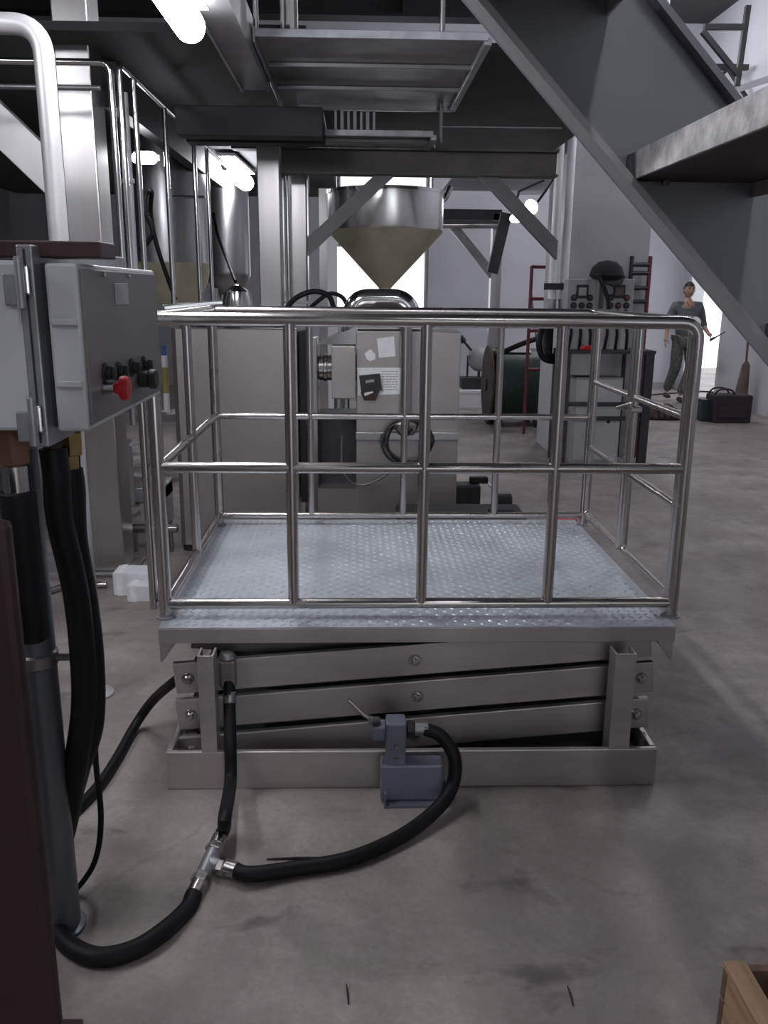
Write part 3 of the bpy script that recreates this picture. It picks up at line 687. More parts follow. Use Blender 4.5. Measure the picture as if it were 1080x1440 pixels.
x5, x6, x7 = at(501, 600, YE).x, at(590, 600, YE).x, at(645, 600, YE).x
zE = at(570, 466, YE).z; zEm = at(570, 607, YE).z
fcab = box('front_cabinet', x5, x6, YE, YE+.5, zEm, zE, M['brushed_h'], me_, .004)
box('rear_cabinet', x6+.003, x7, YE+.02, YE+.5, .06, zE-.004, M['brushed_h'], me_, .004)
box('lower_cabinet', x5, x6, YE+.02, YE+.5, .06, zEm-.05, M['brushed_h'], me_, .004)
box('ledge', x5-.004, x7+.003, YE-.01, YE+.018, zEm-.05, zEm-.003, M['brushed'], me_, .004)
box('plinth', at(432, 700, YE).x, x7-.01, YE+.04, YE+.48, 0, .06, M['black'], me_)
box('panel_seam', x6-.002, x6+.004, YE-.002, YE+.019, .1, zE, M['dark_steel'], me_)
tube('riser_pipe', [at(571, 452, YE-.05), at(571, 600, YE-.05)], .033, M['brushed'], me_, 20)
lathe('pipe_cup', [(0, -.05), (.045, -.045), (.07, -.01), (.072, .02), (.03, .035)], at(571, 600, YE-.06), M['polished'], me_, seg=24)
a_, b_ = at(466, 487, YE-.04), at(500, 561, YE-.04)
box('junction_box', a_.x, b_.x, YE-.04, YE+.16, b_.z, a_.z, M['brushed_h'], me_, .004)
for px in (475, 486): cyl('box_stub', (at(px, 563, YE).x, YE+.05, at(px, 576, YE).z), (at(px, 563, YE).x, YE+.05, at(px, 560, YE).z), .022, M['polished'], me_, 16)
x4 = at(447, 600, YE+.1).x
box('frame_post', at(433, 600, YE+.1).x, x4, YE+.1, YE+.25, .08, at(440, 475, YE).z, M['brushed'], me_, .004)
q = at(458, 517, YE+.2)
cyl('barrel', (x4, YE+.2, q.z), (x5+.02, YE+.2, q.z), .075, M['polished'], me_, 28)
cyl('barrel_band', (q.x-.012, YE+.2, q.z), (q.x+.012, YE+.2, q.z), .083, M['polished'], me_, 28)
box('machine_bed', x4, x5, YE+.2, YE+.48, .14, at(470, 590, YE).z, M['dark_steel'], me_)
box('bed_base', x4, x5, YE+.05, YE+.2, .06, at(470, 690, YE).z, M['brushed_h'], me_)
prism('hood', [at(447, 484, YE+.05), at(503, 458, YE+.05), at(503, 484, YE+.05)], (0, .4, 0), M['polished'], me_)
prism('hood', [at(500, 463, YE+.05), at(530, 447, YE+.05), at(590, 447, YE+.05), at(600, 463, YE+.05)], (0, .4, 0), M['brushed'], me_)
# big U bend pipe
YU = YE+.35
tube('bend_pipe', bend([at(492, 470, YU), at(498, 420, YU), at(572, 420, YU), at(586, 470, YU)], .085, 8), pm(13, YU), M['polished'], me_, 22)
# things on the cabinet
def sheet(name, label, pts, m, th=.0015, cat='paper'):
    return tag(prism(name, [at(px, py, YE-.001) for px, py in pts], (0, -th, 0), M[m]), label, cat)
sheet('paper_note', 'small printed paper note taped near the cabinet top', [(530, 476), (554, 473), (556, 501), (533, 503)], 'paper')
sheet('paper_tag', 'crumpled white paper tag left of the printed note', [(513, 497), (521, 491), (528, 498), (528, 505), (520, 508), (515, 504)], 'paper', .006)
sp = sheet('paper_sheet', 'wide white paper sheet taped across the stainless cabinet', [(502, 517), (563, 517), (562, 554), (503, 556)], 'paper')
bm = bmesh.new(); rnd = random.Random(3)
for r in range(8):
    y = 522+r*3.6; x = 537
    while x < 558:
        l = rnd.uniform(2, 5); a_, b_ = at(x, y, YE-.0026), at(min(x+l, 559), y+1.0, YE-.0026); abox(bm, a_.x, b_.x, YE-.0033, YE-.0026, b_.z, a_.z); x += l+1.2
obj('print_lines', bm, M['panel_grey'], sp)
pn_ = thing('hanging_pouch', 'dark grey pouch with a red end hanging over the white sheet', 'pouch', at(520, 540, YE-.02))
prism('pouch_body', [at(505, 528, YE-.004), at(534, 525, YE-.004), at(537, 548, YE-.004), at(508, 552, YE-.004)], (0, -.02, 0), M['dark_steel'], pn_)
prism('pouch_tail', [at(507, 552, YE-.004), at(534, 548, YE-.004), at(528, 563, YE-.004), at(512, 563, YE-.004)], (0, -.014, 0), M['maroon'], pn_)
prism('pouch_clip', [at(514, 535, YE-.026), at(526, 533, YE-.026), at(526, 537, YE-.026), at(514, 539, YE-.026)], (0, -.003, 0), M['polished'], pn_)
prism('pouch_clip', [at(512, 553, YE-.02), at(524, 549, YE-.02), at(525, 552, YE-.02), at(513, 557, YE-.02)], (0, -.003, 0), M['paper'], pn_)
# coiled cable on the lower cabinet
bm = bmesh.new(); cc = at(573, 620, YE-.05)
pts = []
for i in range(3*28+1):
    a = i/28*2*math.pi; rr = .125+.012*math.sin(i*.37)+.006*(i//28); pts.append(cc+Vector((math.cos(a)*rr, -.012*(i//28), math.sin(a)*rr*.95)))
hose('coiled_cable', pts, .0075, 'coil of dark cable hung on the lower stainless cabinet', 0, M['dark_steel'], 'cable')
hose('cable', [at(481, 612, YE-.02), at(481, 655, YE-.02), at(492, 676, YE-.02), at(512, 682, YE-.02), at(540, 670, YE-.04), at(560, 650, YE-.05)], .006, 'thin grey cable sagging below the coiled cable', 6, M['dull_steel'], 'cable')
hose('hose', [at(398, 440, YE+.4), at(415, 420, YE+.4), at(440, 410, YE+.4), at(462, 416, YE+.4), at(470, 435, YE+.4)], .016, 'black hose arching over the machine, nearest the left column', 8)
hose('hose', [at(424, 445, YE+.6), at(445, 425, YE+.6), at(464, 413, YE+.6), at(480, 417, YE+.6), at(488, 428, YE+.6)], .013, 'black hose arching toward the steel U-bend pipe', 8)

# ------------------------------------------------------------------ low things left behind the rail
pp = at(215, 745, 2.3)
lp = thing('floor_pipe', 'horizontal stainless pipe near the floor left of the cabinet', 'pipe', (pp.x, 2.45, 0))
cyl('pipe', (at(178, 743, 2.45).x, 2.45, at(180, 743, 2.45).z), (at(250, 743, 2.45).x, 2.45, at(180, 743, 2.45).z), .028, M['tube_steel'], lp)
for px in (190, 240): cyl('pipe_stand', (at(px, 743, 2.45).x, 2.45, 0), (at(px, 743, 2.45).x, 2.45, at(180, 743, 2.45).z-.01), .014, M['dull_steel'], lp, 10)
a_, b_ = at(195, 687, 2.9), at(232, 742, 2.9)
mb = thing('motor_box', 'pale grey machine box behind the floor pipe', 'machine', ((a_.x+b_.x)/2, 3.0, 0))
box('box_body', a_.x, b_.x, 2.9, 3.2, .02, a_.z, M['panel_grey'], mb, .006); box('box_cap', a_.x-.02, b_.x, 2.88, 3.22, a_.z-.09, a_.z+.01, M['galv'], mb, .006)
for x in (a_.x+.01, b_.x-.05): box('foot', x, x+.04, 2.92, 3.18, 0, .02, M['black'], mb)
pt = thing('pallet_rack', 'pale slatted rack seen between the column and the lift rail', 'rack', fl(190, 690))
for k in range(4):
    a_ = at(183, 625+k*14, 3.6+.1*k); b_ = at(222, 618+k*17, 3.6+.1*k); bar('rack_slat', a_, b_, .05, .02, M['foam'], pt)
a_, b_ = at(184, 615, 3.7), at(226, 695, 3.9)
for x in (a_.x, b_.x): box('rack_leg', x-.02, x+.02, 3.6, 3.64, 0, a_.z, M['panel_grey'], pt)
box('rack_board', a_.x, b_.x, 3.64, 4.0, at(200, 648, 3.7).z-.3, at(200, 648, 3.7).z-.27, M['foam'], pt)
fb = fl(162, 838); 
f1 = thing('foam_block', 'wider white block lying at the foot of the stainless column', 'block', fl(180, 838))
a_, b_ = fl(160, 838), fl(214, 838)
def chblock(t, x0, x1, y0, y1, z0, z1):
    box('block_body', x0, x1, y0, y1, z0, z1, M['foam'], t, .006); box('block_band', x0+.02, x0+.05, y0-.002, y1+.002, z0+.001, z1+.002, M['paper'], t)
chblock(f1, a_.x, b_.x, a_.y, a_.y+.14, 0, at(170, 806, a_.y).z)
a_, b_ = fl(180, 845), fl(216, 845)
f2 = thing('foam_block', 'smaller white block lying in front of the wider one', 'block', fl(198, 845))
chblock(f2, a_.x, b_.x+.03, a_.y-.02, fl(160, 838).y-.005, 0, at(180, 822, a_.y).z)
fp = thing('floor_frame', 'low pale floor frame behind the black conduits', 'frame', fl(80, 830))
a_, b_ = fl(30, 808), fl(118, 798)
bar('frame_bar', a_+Vector((0, 0, .05)), b_+Vector((0, 0, .05)), .05, .1, M['galv'], fp); tube('frame_tube', [fl(40, 842, .02), fl(96, 822, .02), fl(150, 822, .02)], .017, M['tube_steel'], fp)
ps_ = thing('spray_bottle', 'blue-capped bottle with yellow label behind the left guard rail', 'bottle', at(232, 560, 3.3))
p = at(233, 540, 3.3)
cyl('bottle_body', (p.x, 3.3, at(233, 580, 3.3).z), (p.x, 3.3, at(233, 500, 3.3).z), .022, M['foam'], ps_)
cyl('bottle_label', (p.x, 3.3, at(233, 553, 3.3).z), (p.x, 3.3, at(233, 516, 3.3).z), .0235, M['yellow'], ps_)
cyl('bottle_cap', (p.x, 3.3, at(233, 501, 3.3).z), (p.x, 3.3, at(233, 486, 3.3).z), .014, M['blue'], ps_)
tag(box('shelf', p.x-.2, p.x+.1, 3.2, 3.45, at(233, 590, 3.3).z, at(233, 580, 3.3).z, M['dull_steel']), 'grey steel shelf under the blue-capped bottle', 'shelf')

# ------------------------------------------------------------------ right: pillar, conduits, control desk
e0 = fl(775, 640); YPl = e0.y
PX0 = e0.x; PX1 = at(906, 450, YPl).x
struct(box('wall_pillar', PX0, PX1, YPl, YPl+.75, 0, ZC, M['pillar'], None, .01))
cw = thing('conduit_pair', 'pair of white vertical conduits on the pillar with black flexible ends', 'conduit', at(790, 480, YPl))
for px in (781, 797):
    p = at(px, 330, YPl-.05); q = at(px-7, 430, YPl-.05)
    cyl('conduit', (p.x, YPl-.05, at(px, 440, YPl).z), (p.x, YPl-.05, 3.6), .04, M['white_pipe'], cw, 16)
    cyl('coupling', (p.x, YPl-.05, at(px, 446, YPl).z), (p.x, YPl-.05, at(px, 420, YPl).z), .044, M['galv'], cw, 16)
    cyl('flex_end', (p.x, YPl-.05, at(px, 500, YPl).z), (p.x, YPl-.05, at(px, 444, YPl).z), .034, M['rubber'], cw, 14)
p = at(789, 403, YPl-.1); box('clamp', p.x-.16, p.x+.14, YPl-.10, YPl-.088, p.z-.03, p.z+.03, M['black'], cw)
hose('cable', [at(770, 440, YPl-.05), at(767, 475, YPl-.12), at(770, 495, YPl-.2), at(781, 506, YPl-.2), at(772, 507, YPl-.25), at(762, 500, YPl-.25), at(758, 480, YPl-.25), at(764, 455, YPl-.2)], .03, 'black cable looping below the white conduits', 6, RB, 'cable')
YDk = fl(840, 654).y
dx0, dx1 = at(785, 600, YDk).x, at(914, 600, YDk).x
zdk = at(840, 493, YDk).z
ds = thing('control_desk', 'dark steel table frame carrying the control panels beside the pillar', 'table', ((dx0+dx1)/2, YDk+.3, 0))
DS = M['dark_steel']
box('table_top', dx0, dx1, YDk, YDk+.38, zdk-.03, zdk, DS, ds, .003)
for x in (dx0, dx1-.09):
    for y in (YDk, YDk+.32): box('leg', x, x+.08, y, y+.06, 0, zdk-.03, DS, ds, .003)
for py in (568, 588): z = at(830, py, YDk).z; box('cross_bar', dx0+.08, dx1-.09, YDk+.01, YDk+.05, z-.025, z+.012, DS, ds)
box('drawer', dx0+.08, dx0+.36, YDk+.02, YDk+.31, at(830, 528, YDk).z, zdk-.03, M['panel_grey'], ds, .004)
a_ = at(800, 600, YDk+.25); b_ = at(864, 600, YDk+.25)
uc = thing('floor_cabinet', 'grey metal cabinet standing under the dark table', 'cabinet', ((a_.x+b_.x)/2, YDk+.3, 0))
box('cabinet_body', a_.x, b_.x, YDk+.08, YDk+.31, 0, zdk-.25, M['panel_grey'], uc, .006); box('cabinet_door', a_.x+.01, b_.x-.01, YDk+.07, YDk+.08, .04, zdk-.27, M['box_grey'], uc, .002)
cyl('door_knob', ((a_.x+b_.x)/2+.1, YDk+.04, .4), ((a_.x+b_.x)/2+.1, YDk+.07, .4), .014, M['black'], uc, 12)
def cpanel(label, pl, pr, red):
    x0, x1 = at(pl, 430, YDk+.12).x, at(pr, 430, YDk+.12).x; z1_ = at(pl, 392, YDk+.12).z; y0 = YDk+.12
    t = thing('button_console', label, 'console', ((x0+x1)/2, y0+.1, zdk), None)
    z0_ = at(pl, 448, y0).z
    bx = box('panel_box', x0, x1, y0, y0+.17, z0_, z1_, M['panel_grey'], t, .008)
    box('panel_stand', x0+.02, x1-.02, y0+.05, y0+.16, zdk, z0_, M['box_grey'], t, .004)
    wd = x1-x0; xc = (x0+x1)/2; hh = z1_-z0_
    mt = box('meter', xc-.055, xc+.055, y0-.012, y0, z1_-.17, z1_-.05, M['black'], bx, .004); box('meter_glass', xc-.035, xc+.035, y0-.015, y0-.011, z1_-.145, z1_-.075, M['meter'] if red else M['panel_grey'], mt)
    for r_, xs_ in ((.48, (-.3, .3)), (.68, (-.3, 0, .3)), (.87, (-.3, 0, .3))):
        for k, x in enumerate(xs_):
            z = z1_-hh*r_*.98; c = Vector((xc+x*wd*.9, y0, z))
            bz = cyl('button_bezel', c, c+Vector((0, -.012, 0)), .03, M['black'], bx, 14)
            cyl('push_button', c+Vector((0, -.012, 0)), c+Vector((0, -.024, 0)), .018, M['red_frame'] if (red and k == 1) else M['dark_steel'], bz, 12)
    for k in range(3):
        x = x0+wd*(.2+.3*k); tube('panel_cable', [(x, y0+.02, z0_+.01), (x+.01*k, y0-.01, (z0_+zdk)/2), (x+.02*k-.01, y0+.02, zdk+.005)], .014, RB, t, 8)
cpanel('grey push-button panel next to the white conduits, black display', 797, 838, False)
cpanel('grey push-button panel under the black cap, maroon display', 848, 890, True)
# black cap
p = at(853, 386, YDk+.15)
cp = thing('safety_cap', 'black cap hung over the corner between the two control panels', 'cap', p)
lathe('cap_dome', [(0, .135), (.08, .12), (.135, .07), (.155, 0), (.12, -.03), (0, -.03)], (p.x, p.y, p.z-.01), M['black_cloth'], cp, seg=28)
prism('cap_brim', [(p.x-.16, p.y-.05, p.z-.01), (p.x+.16, p.y-.05, p.z-.01), (p.x+.10, p.y-.16, p.z-.07), (p.x+.02, p.y-.19, p.z-.10), (p.x-.06, p.y-.16, p.z-.07)], (0, 0, -.012), M['black_cloth'], cp)
tube('cap_strap', [(p.x-.12, p.y-.14, p.z), (p.x-.02, p.y-.15, p.z-.2), (p.x+.0, p.y-.15, p.z-.32)], .02, M['black_cloth'], cp, 8, 6)
a_ = at(826, 486, YDk+.05); rb = thing('red_cloth', 'small red cloth lying on the dark table', 'cloth', (a_.x, YDk+.05, zdk))
obj('cloth_fold', abox(bmesh.new(), a_.x-.06, a_.x+.06, YDk+.02, YDk+.10, zdk, zdk+.03, .012), M['red'], rb); obj('cloth_fold', abox(bmesh.new(), a_.x-.03, a_.x+.075, YDk+.01, YDk+.07, zdk+.022, zdk+.045, .01), M['red'], rb)
# scaffold frames (red)
def scaff(label, pl, pr, pyt, Y, rungs, dark=False):
    x0, x1 = at(pl, pyt, Y).x, at(pr, pyt, Y).x; zt = at(pl, pyt, Y).z; t = thing('scaffold_frame', label, 'scaffold', ((x0+x1)/2, Y, 0))
    R1 = .019
    for x in (x0, x1): tube('upright', [(x, Y, 0), (x, Y, zt)], R1, M['dark_steel'] if dark and x == x0 else M['red_frame'], t, 10)
    for py in rungs: z = at(pl, py, Y).z; tube('rung', [(x0, Y, z), (x1, Y, z)], .02, M['dark_steel'] if dark else M['red_frame'], t, 8)
    tube('stay', [(x0, Y, zt-.25), (x0+(x1-x0)*.5, Y, zt-.75)], .01, M['dull_steel'], t, 6)
scaff('red scaffold frame leaning left of the white conduits', 748, 770, 374, YPl+1.3, (375, 420, 465, 520), False)
scaff('red scaffold frame with dark rungs right of the control panels', 889, 915, 360, YDk+.42, (372, 384, 405, 424), True)
# green cable drum
Yg = fl(700, 602).y+.35
gx0, gx1 = at(684, 540, Yg).x, at(760, 540, Yg).x; gz0, gz1 = at(720, 594, Yg).z, at(720, 486, Yg).z; gr = (gz1-gz0)/2; gc = (gz0+gz1)/2
gd = thing('cable_drum', 'dark green cable drum with a rusty flange on a wheeled cart', 'cable drum', ((gx0+gx1)/2, Yg, 0))
cyl('drum_winding', (gx0+.03, Yg, gc), (gx1-.03, Yg, gc), gr*.93, M['green'], gd, 40)
for x in (gx0, gx1-.03):
    fl_ = cyl('drum_flange', (x, Yg, gc), (x+.03, Yg, gc), gr, M['rust'] if x == gx0 else M['green'], gd, 40)
    cyl('flange_hub', (x-.02, Yg, gc), (x+.05, Yg, gc), .08, M['dark_steel'], fl_, 16)
box('cart_deck', gx0+.05, gx1-.02, Yg-.3, Yg+.3, .12, .15, M['panel_grey'], gd)
for x in (gx0+.1, gx1-.12):
    for y in (Yg-.26, Yg+.22): cyl('cart_wheel', (x, y, .065), (x+.06, y, .065), .065, M['black'], gd, 18)
for y in (Yg-.25, Yg+.25): bar('drum_cradle', (gx0+.08, y, .17), (gx1-.05, y, .17), .06, .06, DS, gd)
hose('cable', [(gx0+.05, Yg-gr*.6, gc+gr*.78), ((gx0+gx1)/2, Yg-.3, gz1+.03), (gx1-.05, Yg-.2, gz1+.12), at(764, 470, Yg-.3)], .03, 'black cable drawn over the top of the green drum', 6, RB, 'cable')
cb_ = thing('cloth_sheet', 'grey cloth draped on top of the green drum', 'cloth', ((gx0+gx1)/2, Yg, gz1))
bm = bmesh.new(); alathe(bm, [(gr*.955, .0), (gr*.965, .0), (gr*.965, .38), (gr*.955, .38)], ((gx0+gx1)/2-.22, Yg, gc), (1, 0, 0), 40)
bmesh.ops.delete(bm, geom=[v for v in bm.verts if v.co.z < gc+gr*.80], context='VERTS')
obj('cloth_fold', bm, M['panel_grey'], cb_)
# round fan machine and low bench
Yf = fl(655, 575).y+.4
p = at(674, 505, Yf); fr = pm(17, Yf)
fn = thing('pedestal_fan', 'grey round-headed fan machine with a slanted rod left of the drum', 'fan', (p.x, Yf, 0))
lathe('fan_head', [(0, fr), (fr*.5, fr*.87), (fr*.87, fr*.5), (fr, 0), (fr*.87, -fr*.5), (fr*.5, -fr*.87), (0, -fr)], p, M['panel_grey'], fn, (.3, -1, 0), 28)
cyl('fan_stem', (p.x, Yf, at(674, 545, Yf).z), (p.x, Yf, p.z-fr*.8), .02, DS, fn, 10); tube('fan_rod', [p+Vector((-fr*.6, 0, fr*.6)), at(650, 477, Yf)], .018, DS, fn, 8)
cyl('rod_knob', at(647, 473, Yf), at(653, 481, Yf), .04, M['black'], fn, 10)
a_, b_ = at(648, 530, Yf), at(682, 546, Yf)
box('fan_base', a_.x, b_.x, Yf-.15, Yf+.15, b_.z, a_.z, DS, fn, .01); cyl('base_post', (at(658, 500, Yf).x, Yf, a_.z), (at(658, 500, Yf).x, Yf, at(658, 500, Yf).z), .014, DS, fn, 8)
a_, c_ = at(640, 547, Yf), at(684, 585, Yf)
bn = thing('low_bench', 'low white bench under the round fan machine', 'bench', ((a_.x+c_.x)/2, Yf, 0))
zbn = at(674, 546, Yf).z
box('bench_top', a_.x-.3, c_.x, Yf-.3, Yf+.3, zbn-.04, zbn-.001, M['foam'], bn, .005); box('bench_apron', a_.x-.28, c_.x-.02, Yf-.28, Yf-.26, zbn-.25, zbn-.04, M['white_pipe'], bn)
for x in (a_.x-.27, c_.x-.07):
    for y in (Yf-.25, Yf+.2): box('bench_leg', x, x+.05, y, y+.05, 0, zbn-.04, DS, bn)

# ------------------------------------------------------------------ things on the floor behind the lift and on the right
def lump(name, label, cat, px0, px1, py0, py1, Y, m, m2=None, seed=1):
    a, b = at(px0, py1, Y), at(px1, py0, Y); rnd = random.Random(seed)
    t = thing(name, label, cat, ((a.x+b.x)/2, Y, 0)); h = b.z-a.z; wd = b.x-a.x; off = max(0, a.z) if False else 0
    for k in range(4):
        bm = bmesh.new(); bmesh.ops.create_icosphere(bm, subdivisions=3, radius=1)
        cx = a.x+wd*(.2+.2*k); rx = wd*rnd.uniform(.18, .26); rz = h*rnd.uniform(.75, 1.)
        for v in bm.verts:
            n = 1+.14*math.sin(v.co.x*7+k)+.1*math.sin(v.co.y*9+k*2)+.1*math.sin(v.co.z*8)
            v.co = Vector((cx+v.co.x*rx*n, Y+v.co.y*.11*n, max(.001, v.co.z*rz*n)))
        obj('fold', bm, m2 if (m2 and k % 2) else m, t, True)
lump('rag_heap', 'dark red rag heap on the floor just before the walking person', 'rags', 908, 955, 580, 600, 8.2, M['maroon'], M['bag'], 2)
rg = thing('black_mat', 'black rubber mat and trays lying behind the lift deck', 'mat', (at(650, 740, 1.75).x, 1.75, 0))
zz = at(650, 729, 1.75).z
box('tray_body', at(560, 735, 1.75).x, at(742, 735, 1.75).x, 1.75, 2.05, .002, zz+.01, M['black'], rg, .02)
box('tray_handle', at(690, 730, 1.75).x, at(725, 730, 1.75).x, 1.8, 1.86, zz+.01, zz+.035, M['black'], rg, .008)
p = at(800, 733, 1.6)
rc = thing('fuel_can', 'red plastic can standing behind the right end of the lift deck', 'can', (p.x, 1.6, 0))
box('can_body', at(782, 737, 1.6).x, at(813, 737, 1.6).x, 1.6, 1.75, 0, p.z+.01, M['red'], rc, .015); tube('can_handle', bend([(p.x-.04, 1.67, p.z), (p.x-.04, 1.67, p.z+.025), (p.x+.04, 1.67, p.z+.025), (p.x+.04, 1.67, p.z)], .012), .006, M['red'], rc, 8)
gp = thing('grinder_tool', 'dark power tool with a pale shaft on the floor behind the lift', 'tool', fl(690, 690))
q0, q1 = fl(682, 672, .18), fl(722, 722, .05)
tube('tool_shaft', [q0, q1], .014, M['galv'], gp, 10); cyl('tool_head', fl(709, 704, .16)+Vector((-.04, 0, 0)), fl(709, 704, .16)+Vector((.05, 0, 0)), .05, M['black'], gp, 16)
a_ = fl(655, 712); box('tool_body', a_.x-.12, a_.x+.10, a_.y-.08, a_.y+.08, .0, .18, DS, gp, .02); box('tool_grip', a_.x+.02, a_.x+.16, a_.y-.03, a_.y+.03, .18, .23, M['black'], gp, .01)
# tool bag
a_, b_ = fl(1002, 595), fl(1061, 597)
Yt = a_.y; th = at(1030, 556, Yt).z
bg_ = thing('tool_bag', 'black square tool bag with two handles on the floor by the right wall', 'bag', ((a_.x+b_.x)/2, Yt+.15, 0))
box('bag_body', a_.x, b_.x, Yt, Yt+.3, 0, th, M['bag'], bg_, .02)
for y in (Yt+.06, Yt+.24):
    xm_ = (a_.x+b_.x)/2-.1; tube('bag_handle', [(xm_-.14, y, th-.02), (xm_-.09, y, th+.05), (xm_, y, th+.07), (xm_+.09, y, th+.05), (xm_+.14, y, th-.02)], .012, M['bag'], bg_, 8, 6)
box('bag_pocket', a_.x+.05, b_.x-.05, Yt-.02, Yt, .06, th*.6, M['bag'], bg_, .008)
a_, b_ = fl(978, 590), fl(1000, 590)
tcs = thing('tool_case', 'low dark green case lying left of the tool bag', 'case', ((a_.x+b_.x)/2, Yt+.2, 0))
b_.x -= .07
box('case_body', a_.x, b_.x, Yt+.12, Yt+.4, 0, at(990, 568, Yt).z, M['green'], tcs, .012); box('case_lid', a_.x-.005, b_.x+.005, Yt+.115, Yt+.405, at(990, 568, Yt).z, at(990, 565, Yt).z+.01, M['green'], tcs, .004)
bs = at(1047, 540, 8.9)
br = thing('leaning_broom', 'brown broom leaning on the right wall behind the tool bag', 'broom', fl(1040, 580))
tube('broom_stick', [at(1054, 452, 8.9), at(1049, 515, 8.9)], .016, M['wood_dark'], br, 8)
lathe('broom_head', [(.02, 0), (.05, .05), (.075, .3), (.10, .62), (.105, .66), (0, .66)], at(1050, 508, 8.9), M['brown_cloth'], br, at(1040, 568, 8.9)-at(1050, 508, 8.9), 14)
hose('floor_cable', [fl(905, 556, .012), fl(960, 552, .012), fl(1000, 551, .012), fl(1060, 560, .012)], .012, 'thin dark cable crossing the far floor by the doorway', 6, RB, 'cable')

# ------------------------------------------------------------------ staircase (upper right)
YSt = -.98                                  # plane of the far stringer
sg = thing('staircase', 'grey steel staircase with a plate stringer crossing the upper right corner', 'staircase', (at(1080, 520, YSt).x, YSt, 0))
e0_, e1_ = at(652, 0, YSt), at(1080, 512, YSt)
sd = (e1_-e0_).normalized(); sn = Vector((-sd.z, 0, sd.x)); sn = sn if sn.x > 0 else -sn     # pointing up and right
t0 = e0_-sd*.8
tE = e0_+sd*((e0_.z-.01)/-sd.z)
WB = pm(178, YSt)
def splate(name, y0, y1, o0, o1, m, par=sg):
    ends = []
    for o in (o0, o1):
        A = t0+sn*o; k = (A.z-.004)/-sd.z; ends.append((A, A+sd*k))
    (A0, B0), (A1, B1) = ends
    return prism(name, [Vector((q.x, y0, q.z)) for q in (A0, B0, B1, A1)], (0, y1-y0, 0), m, par)
stn = splate('stringer', YSt, YSt+.012, .0, WB, M['stair_grey'])
splate('stringer_flange', YSt-.062, YSt, 0, .012, M['stair_flange'], stn); splate('stringer_flange', YSt-.03, YSt, WB-.012, WB, M['stair_grey'], stn)
WN = 2.1
s2 = splate('stringer', YSt-WN, YSt-WN+.012, .0, WB, M['stair_grey'])
# treads: one passes through pixel (884, 250)
tp0 = at(884, 252, YSt)
k0 = (tp0-e0_).dot(sd); step = .255
for k in range(-4, 7):
    q = e0_+sd*(k0+k*step/(-sd.z)*1.19)+sn*(tp0-e0_).dot(sn)
    if q.z < .12: continue
    td = box('tread', q.x, q.x+.235, YSt-WN+.014, YSt-.001, q.z-.004, q.z+.004, M['stair_under_shade'], sg)
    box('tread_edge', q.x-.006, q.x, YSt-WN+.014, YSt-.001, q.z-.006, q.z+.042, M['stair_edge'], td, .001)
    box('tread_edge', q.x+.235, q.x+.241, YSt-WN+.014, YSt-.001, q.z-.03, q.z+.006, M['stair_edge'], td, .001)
    for y in (YSt-.03, YSt-WN+.04): cyl('tread_bolt', (q.x+.06, y, q.z-.004), (q.x+.06, y, q.z-.014), .008, M['tube_steel'], td, 8)

# ------------------------------------------------------------------ wooden crate (lower right corner)
ct = fl(1030, 1356, .16); ca = fl(1012, 1440, .16)
cr = thing('wooden_crate', 'open wooden crate at the lower right corner of the floor', 'crate', (ct.x+.25, ct.y-.25, 0))
X0, Y1, ZH = ct.x-.02, ct.y, .16
for z in (0, .083):
    box('plank', X0, X0+.02, Y1-.6, Y1-.021, z, z+.077, M['wood'], cr, .002); box('plank', X0, X0+.6, Y1-.02, Y1, z, z+.077, M['wood_dark'], cr, .002)
    box('plank', X0+.58, X0+.6, Y1-.6, Y1-.021, z, z+.077, M['wood'], cr, .002); box('plank', X0+.021, X0+.579, Y1-.6, Y1-.58, z, z+.077, M['wood'], cr, .002)
box('cap_board', X0-.004, X0+.045, Y1-.6, Y1-.004, ZH, ZH+.014, M['wood'], cr, .002)
for k in range(4): box('floor_board', X0+.022+k*.14, X0+.022+k*.14+.132, Y1-.578, Y1-.022, .002, .016, M['wood_dark'], cr)
tag(box('black_liner', X0+.06, X0+.56, Y1-.56, Y1-.06, .018, .11, M['black'], None, .02), 'black package lying inside the wooden crate', 'package')

# bits on the floor in front
for lab, pa, pb2, r_ in (('short dark twig on the concrete near the crate', (798, 1386), (806, 1414), .003), ('short dark twig on the concrete at the bottom edge', (487, 1384), (490, 1412), .003), ('thin dark steel strip lying before the lift base', (375, 1208), (455, 1206), .004)):
    p0, p1 = fl(*pa, .004), fl(*pb2, .004); m_ = (p0+p1)/2+Vector((.001, .001, 0))
    tag(tube('floor_scrap', [p0, m_, p1], [r_*.5, r_, r_*.6], M['bag'], None, 6), lab, 'scrap')

